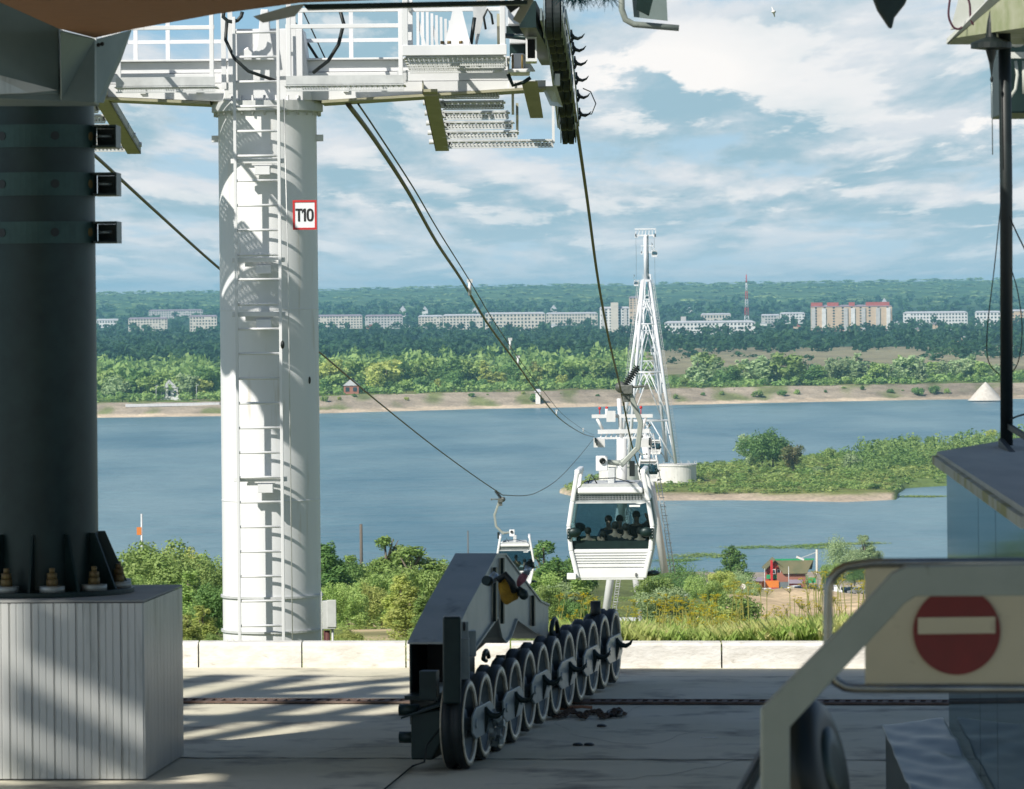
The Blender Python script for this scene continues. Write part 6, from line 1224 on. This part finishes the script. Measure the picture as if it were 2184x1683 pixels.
for u, v in ((132, 70), (137, 72), (210, 96), (218, 94)):
    q = MB(); c = W(u, v, 26.2); q.ball(c, .012); q.build('screw', darker, ca)
q = MB(); a, b = W(640, 16, 23.9), W(1120, 6, 23.9); q.prism([W(645, 9, 23.8), W(1125, 0, 23.8), W(1125, 9, 23.8), W(655, 20, 23.8)], (0, .10, 0)); q.build('fascia', dark, ca)
q = MB(); q.prism([W(540, 35, 23.7), W(620, 12, 23.7), W(650, 8, 23.7), W(628, 34, 23.7), (W(560, 48, 23.7))], (0, .04, 0)); q.build('corner_bracket', mat('bracket_grey', (.45, .47, .42), (.36, .38, .34), 6, .6), ca)
# station roof out of the picture above: solid over the yard, added shade slats on the left
ZR = 4.78; yr = 29.62
rf = thing('station_roof', 'station roof deck above the yard, out of view', 'roof', (0, 15, ZR)); deckm = mat('roof_deck', (.34, .33, .28), (.42, .41, .36), 2, .8)
q = MB(); q.prism([(-4.05, kl(-4.05, yr), ZR), (1.35, kl(1.35, yr)+.04, ZR), (1.35, -6, ZR), (-4.05, -6, ZR)], (0, 0, .12)); q.build('deck', deckm, rf)  # unseen deck, its edges placed to set the yard's shade and fill light
ZH = 12.0
def up_(x, y, z=0): k = (ZH-z)*1.2349; return Vector((x-math.sin(R(SUN_AZ))*k, y-math.cos(R(SUN_AZ))*k, ZH))
hr = thing('shade_screen', 'added slats and panels out of view that streak the yard with shade', 'roof', tuple(up_(-2, 30)))  # unseen slats and panels, added only to break up the sunlight below
def shade_slat(x0, y0, x1, y1, w_, z=0):
    q = MB(); q.bar(up_(x0, y0, z), up_(x1, y1, z), w_, .1); q.build('shade_slat', deckm, hr)
for x0, y0, x1, y1, w_ in [(-2.9, 31.6, -.6, 34.0, .30), (-2.6, 29.0, -.9, 33.2, .30), (-2.3, 28.6, -.55, 32.6, .22), (-1.8, 28.4, -.1, 32.2, .34), (-3.2, 29.4, -1.5, 34.2, .26), (-3.9, 29.6, -2.1, 34.3, .35), (-2.2, 32.55, .8, 32.2, .28), (-3.4, 31.0, .6, 30.55, .42), (-1.3, 28.2, .3, 31.9, .4), (-.8, 28, .9, 32, .5)]: shade_slat(x0, y0, x1, y1, w_)
for x0, z0, x1, z1, w_ in [(-3.2, 1.35, -1.9, .45, .30), (-3.3, .95, -2.0, .02, .20), (-3.3, .55, -2.4, -.05, .16), (-3.0, 1.75, -1.7, .95, .62)]:
    q = MB(); a, b = up_(x0, 26.6, z0), up_(x1, 26.9, z1); q.bar(a, b, w_*1.25, .1); q.build('shade_slat', deckm, hr)
q = MB(); q.prism([up_(-1.75, 28.3), up_(1.0, 27.6), up_(1.0, 15), up_(-1.75, 15)], (0, 0, .1)); q.build('shade_panel', deckm, hr)
q = MB(); q.prism([up_(-7, 26.72), up_(-1.78, 26.72), up_(-1.78, 15), up_(-7, 15)], (0, 0, .1)); q.build('shade_panel', deckm, hr)
q = MB(); q.prism([up_(-3.9, 26.6, 1.65), up_(-1.4, 26.6, 1.2), up_(-1.4, 26.6, 5.5), up_(-4.4, 26.6, 5.5)], (0, 0, .1)); q.build('shade_panel', deckm, hr)
# ================================================================= right side: kiosk, post, barrier, ramp
sil = mat('brushed_sheet', (.15, .20, .225), (.12, .17, .195), 3, .06, .95)
ki = thing('metal_kiosk', 'low kiosk clad in reflecting sheet metal at the right edge', 'kiosk', (2.3, 22, 0))
sg_ = sil.node_tree; gg_ = sg_.nodes.new('ShaderNodeBsdfGlossy'); gg_.inputs['Roughness'].default_value = .05; gg_.inputs['Color'].default_value = (.44, .53, .56, 1); dd_ = sg_.nodes.new('ShaderNodeBsdfDiffuse'); dd_.inputs[0].default_value = (.16, .19, .20, 1)
mm_ = sg_.nodes.new('ShaderNodeMixShader'); mm_.inputs[0].default_value = .82; sg_.links.new(dd_.outputs[0], mm_.inputs[1]); sg_.links.new(gg_.outputs[0], mm_.inputs[2]); sg_.links.new(mm_.outputs[0], sg_.nodes['Material Output'].inputs[0])
ZK = 1.90; wa = Vector((2.215, 24.0, 0)); wb = Vector((1.88, 15.0, 0))
K1, K2, K3 = WZ(1998, 976, ZK), WZ(2190, 1104, ZK), WZ(2150, 949, ZK)
tdir = (wb-wa).normalized(); nd_ = Vector((-1, .037, 0)); xa = 0
seams = [0, 2.6, 3.8, 6.2, 9.0]
for a, b in zip(seams, seams[1:]):
    q = MB(); p, r_ = wa+tdir*(a+.012), wa+tdir*(b-.012); q.prism([p, r_, r_+Vector((0, 0, ZK-.05)), p+Vector((0, 0, ZK-.05))], (.03, 0, 0)); q.build('side_panel', sil, ki)
q = MB(); q.prism([wa+Vector((.02, 0, 0)), wb+Vector((.02, 0, 0)), wb+Vector((.02, 0, ZK-.06)), wa+Vector((.02, 0, ZK-.06))], (2.5, 0, 0)); q.build('core', darker, ki)
lidm = mat('lid_sheet', (.56, .58, .54), (.40, .43, .41), 1.2, .8, .0, spec=.1, stretch=(3, .5, 1), contrast=(.3, .7), bump=.3, bscale=2)
q = MB(); q.prism([K1, K2, K2+Vector((2.5, -2, 0)), Vector((5, 26, ZK)), K3+(K3-K1).normalized()*.3], (0, 0, .03)); q.build('lid', lidm, ki)
q = MB(); q.bar(K1+Vector((0, 0, -.01)), K2+Vector((0, 0, -.02)), .05, .045); q.build('lid_edge', mat('yellowish_edge', (.30, .30, .12), (.46, .48, .40), 1.6, .7, contrast=(.4, .5)), ki)  # yellow-green and grey mixed at random along the edge
po = thing('black_post', 'tall black post standing on the kiosk at the right', 'post', tuple(W(2145, 950, 25.4)))
q = MB(); q.tube([W(2147, 950, 25.3), W(2146, 400, 25.3), W(2141, -40, 25.3)], .034, 14)
q.build('shaft', darker, po); q = MB(); q.bar(W(2135, 945, 25.2), W(2190, 1010, 23.5), .03, .05); q.bar(W(2150, 908, 25.3), W(2200, 940, 24.5), .02, .03); q.build('foot_rail', darker, po)
q = MB(); q.lathe([(.002, .20), (.02, .12), (.03, .04), (.11, .01), (.11, -.02), (.03, -.03), (.012, -.10), (.003, -.17)], W(2114, 95, 25.2), n=20); tag(q.build('insulator', darker), 'dark spiked insulator hanging left of the black post top', 'insulator')
o = thing('plumb_line', 'thin cord with a bead hanging beside the black post', 'cord', tuple(W(2115, 130, 25.2))); q = MB(); q.tube([W(2115, 125, 25.2), W(2117, 330, 25.2)], .003, 6); q.build('line', steel, o); q = MB(); q.ball(W(2115, 169, 25.2), (.009, .009, .017)); q.build('bead', darker, o)
rope('loop_wire', 'dark wire loop hanging left of the black post', [(2135, 430, 25.1), (2122, 560, 25.1), (2106, 700, 25.1), (2108, 770, 25.1), (2132, 800, 25.1)], .003, darker)
rope('loop_wire', 'dark wire loop hanging right of the black post', [(2152, 560, 25.1), (2170, 620, 25.1), (2180, 700, 25.1), (2172, 770, 25.1), (2154, 800, 25.1)], .003, darker)
rope('loop_wire', 'dark wire running right from the black post to the picture edge', [(2152, 460, 25.1), (2170, 500, 25.1), (2200, 560, 25.1)], .004, darker)
rope('loop_wire', 'curved wire near the foot of the black post', [(2155, 895, 25.1), (2170, 888, 25.1), (2200, 880, 25.1)], .005, darker)
aw = thing('shelf_canopy', 'pale slab with greenish underside cut by the top right corner', 'canopy', tuple(W(2100, 60, 26)))
slab = mat('pale_slab', (.56, .58, .55), (.44, .47, .42), 3, .7)
q = MB(); q.prism([W(2020, 95, 26), W(2190, 95, 26), W(2260, 60, 24), W(2260, -60, 24), W(2136, -2, 25)], (0, .0, .03)); q.build('underside', mat('greenish_slab', (.36, .38, .27), (.24, .28, .15), 6, .8), aw)  # underside in a darker, greener tone than the slab edge
q = MB(); q.prism([W(2019, 93, 25.98), W(2140, -3, 24.98), W(2122, -16, 24.98), W(2022, 80, 25.98)], (0, .05, 0)); q.build('edge_strip', slab, aw)
q = MB(); q.prism([W(2030, 62, 26.4), W(2052, -20, 26.4), W(2110, -20, 26.4), W(2092, 22, 26.4), W(2050, 60, 26.4)], (0, .1, 0)); q.build('upstand', slab, aw)
rope('power_lead', 'dark red cable loop over the pale slab at the top right', [(2029, -20, 25.5), (2023, 30, 25.5), (2032, 56, 25.5), (2043, 62, 25.5), (2052, 58, 25.5)], .006, mat('cable_maroon', (.06, .015, .03), rough=.5))
rope('power_lead', 'second dark red cable crossing before the pale slab', [(2058, -20, 25.5), (2068, 8, 25.5), (2070, 35, 25.5), (2078, 53, 25.5), (2110, 53, 25.5), (2200, 54, 25.5)], .006, MATS['cable_maroon'])
gb = thing('green_machine', 'dark green machine housing with white tubes at the right edge', 'machine', tuple(W(2175, 180, 26.5)))
q = MB(); q.box(tuple(W(2152, 241, 26.5)), tuple(W(2240, 100, 27.5))); q.build('housing', dark, gb, .01); q = MB(); q.tube([W(2166, 130, 26.4), W(2170, 160, 26.4), W(2166, 190, 26.4), W(2152, 212, 26.4)], .009, 8); q.tube([W(2183, 130, 26.4), W(2184, 200, 26.4)], .009, 8); q.build('white_tube', slab, gb)
q = MB(); q.bar(W(2150, 118, 26.35), W(2220, 118, 26.35), .03, .035); q.ball(W(2168, 93, 26.3), (.045, .05, .02)); q.build('bracket', slab, gb)
# barrier with the no-entry sign
DB = 12.0
chrome = mat('chrome_tube', (.30, .30, .27), (.2, .2, .18), 6, .22, .9)
ba = thing('sign_barrier', 'cream no-entry board hung in a rounded chrome tube frame', 'barrier sign', tuple(W(2040, 1340, DB)))
fp = [W(2330, 1198, DB), W(1860, 1201, DB)] + [W(1822+56*math.cos(R(a)), 1262-56*math.sin(R(a)), DB) for a in (90, 110, 130, 150, 170)] + [W(1766, 1300, DB), W(1766, 1400, DB)] + [W(1820+54*math.cos(R(a)), 1414-54*math.sin(R(a)), DB) for a in (190, 210, 230, 250, 270)] + [W(1880, 1469, DB), W(2330, 1469, DB)]
q = MB(); q.tube(fp, .0125, 16); q.build('tube_frame', chrome, ba)
q = MB(); q.prism([W(1845, 1204, DB), W(2330, 1200, DB), W(2330, 1458, DB), (W(1845, 1458, DB))], (0, .006, 0)); q.build('sign_board', mat('cream_board', (.43, .40, .29), (.39, .36, .26), 3, .55, c3=(.28, .26, .19), s3=16, t3=(.62, .74)), ba)
q = MB(); q.lathe([(.001, 0), (.1115, 0), (.1115, .003), (.001, .003)], W(2040, 1346, DB)+Vector((0, -.004, 0)), (0, -1, 0), 64); q.build('red_disc', mat('sign_red', (.14, .007, .006), (.11, .006, .005), 12, rough=.5), ba)
q = MB(); a, b = W(1957, 1317, DB), W(2122, 1315, DB); c, d_ = W(2122, 1350, DB), W(1957, 1352, DB); q.prism([p+Vector((0, -.009, 0)) for p in (a, b, c, d_)], (0, -.002, 0)); q.build('white_bar', MATS['cream_board'], ba)
armm = mat('arm_paint', (.19, .225, .20), (.23, .265, .24), 4, .5, c3=(.12, .13, .11), s3=22, t3=(.64, .72))
ar = thing('crank_arm', 'grey painted cranked steel arm crossing the no-entry board', 'machine arm', tuple(W(1655, 1700, 11.5)))
q = MB(); q.prism([W(*p, 11.5) for p in ((1624, 1790), (1624, 1514), (1800, 1335), (1905, 1222), (1935, 1208), (2330, 1200), (2330, 1271), (1954, 1272), (1930, 1288), (1790, 1437), (1685, 1551), (1685, 1790))], (0, .05, 0)); q.build('flat_bar', armm, ar, .004)
bu = thing('rubber_buffer', 'large black rubber tyre behind the grey cranked arm', 'tyre', tuple(W(1745, 1600, 11.9)))
q = MB(); q.cs = True; rt = Matrix.Rotation(R(14), 3, 'Y'); c = W(1738, 1640, 12.0); prof = [(.03, -.05), (.12, -.052), (.165, -.04), (.19, -.015), (.192, .015), (.165, .042), (.12, .052), (.03, .05)]
axd = Vector((.93, -.30, .20)).normalized(); q.lathe(prof, c, axd, 48); q.build('tread', mat('tyre_black', (.003, .008, .009), rough=.38, spec=.3), bu)
q = MB(); q.cs = True; q.lathe([(.05, -.06), (.10, -.056), (.10, .056), (.05, .06), (.001, .06)], c, axd, 32); q.build('hub', dark, bu)
gr = thing('guide_rail', 'dark slanting double guide rail at the bottom edge', 'guide rail', tuple(W(1600, 1680, 12.3)))
for dx in (0, 22):
    q = MB(); q.bar(W(1560+dx, 1720, 12.2), W(1640+dx*.5, 1575, 12.9), .012, .02); q.build('rail', steel if dx == 0 else dark, gr)
# sheet-metal ramp
ra = thing('metal_ramp', 'dented shiny sheet-metal ramp beside the kiosk at the bottom right', 'ramp', tuple(WZ(1980, 1600, .5)))
P00, P10, P01, P11 = WZ(1880, 1545, .58), WZ(2012, 1529, .60), WZ(1952, 1712, .52), WZ(2118, 1712, .56)
q = MB(); q.cs = True; n1, n2 = 26, 60; vs = []
for i in range(n2+1):
    for j in range(n1+1):
        f, g_ = i/n2, j/n1; p = (P00*(1-g_)+P10*g_)*(1-f)+(P01*(1-g_)+P11*g_)*f; p = p+Vector((0, 0, .020*mnoise.noise(Vector((g_*1.3, f*8-g_*1.2, 1)))+.004*mnoise.noise(Vector((g_*4, f*14, 2))))); vs.append(p)
q.add(vs, [(i*(n1+1)+j, i*(n1+1)+j+1, (i+1)*(n1+1)+j+1, (i+1)*(n1+1)+j) for i in range(n2) for j in range(n1)]); ob = q.build('sheet', mat('shiny_sheet', (.04, .075, .09), (.03, .055, .07), 2, .36, .45), ra); md = ob.modifiers.new('s', 'SOLIDIFY'); md.thickness = .006
q = MB(); q.prism([P00+Vector((.02, 0, -.03)), P01+Vector((.02, 0, -.03)), Vector((P01.x+.02, P01.y, 0)), Vector((P00.x+.02, P00.y, 0))], (.04, 0, 0)); q.build('side_wall', dark, ra)
# things hanging into the top edge
hf = thing('tube_loop', 'grey bent-tube loop with plates hanging at the top edge', 'tube loop', tuple(W(1380, 0, 30)))
q = MB(); q.tube([W(1325, -40, 30), W(1326, 20, 30), W(1334, 42, 30), W(1352, 52, 30), W(1448, 60, 30)], .020, 12); q.build('bent_tube', armm, hf)
q = MB(); q.prism([W(1345, -40, 30.1), W(1420, -40, 30.1), W(1424, 44, 30.1), W(1352, 36, 30.1)], (0, .03, 0)); q.build('plate', fa, hf); q = MB(); q.prism([W(1358, 0, 29.9), W(1400, -30, 29.9), W(1384, 34, 29.9), W(1356, 20, 29.9)], (0, .02, 0)); q.build('dark_plate', dark, hf)
q = MB(); q.cs = False; q.prism([W(1852, -30, 20), W(1948, -30, 20), W(1930, 10, 20), W(1908, 38, 20), W(1903, 62, 20), W(1896, 58, 20), W(1872, 22, 20)], (0, .05, 0)); tag(q.build('pennant', dark, None, .01), 'dark pointed cloth tip hanging from the top edge', 'pennant')
ti = thing('tinsel', 'teal needle tinsel hanging at the top edge beside the sheaves', 'tinsel', tuple(W(1220, 0, 28))); q = MB(); r3 = random.Random(2)
for k in range(150):
    c = W(r3.choice([1215, 1228, 1295, 1240]) + r3.gauss(0, 10), -8, 28); a = r3.uniform(-2.6, -.5); l_ = r3.uniform(.04, .1); q.tube([c, c+Vector((math.cos(a)*l_, r3.uniform(-.04, .04), math.sin(a)*l_))], [.0025, .0008], 3, False)
q.build('needles', mat('tinsel_teal', (.01, .12, .17), (.02, .2, .26), 8, .5), ti)
ob_ = thing('ceiling_bracket', 'drab rectangular tube with black end plug at the top edge', 'bracket', tuple(W(1110, 20, 27))); q = MB(); q.bar(W(1102, 46, 27), W(1150, -40, 27), .05, .06, (0, 1, 0)); q.build('tube', olive, ob_); q = MB(); q.bar(W(1084, 20, 26.9), W(1112, 0, 26.9), .05, .05, (0, 1, 0)); q.build('plug', darker, ob_)
# ---------------------------------------------------------------- the air
hz_ = bpy.data.materials.new('haze'); hz_.use_nodes = True; t_ = hz_.node_tree; t_.nodes.clear()
pv = t_.nodes.new('ShaderNodeVolumePrincipled'); mo = t_.nodes.new('ShaderNodeOutputMaterial'); t_.links.new(pv.outputs[0], mo.inputs['Volume'])
pv.inputs['Color'].default_value = (.33, .72, .95, 1); pv.inputs['Density'].default_value = 5.5e-5; pv.inputs['Anisotropy'].default_value = 0.0
q = MB(); q.box((-10500, -80, -75), (10500, 17500, 40)); o = q.build('haze', hz_); struct(o, 'stuff'); tag(o, 'thin blue air haze over the river plain', 'haze')
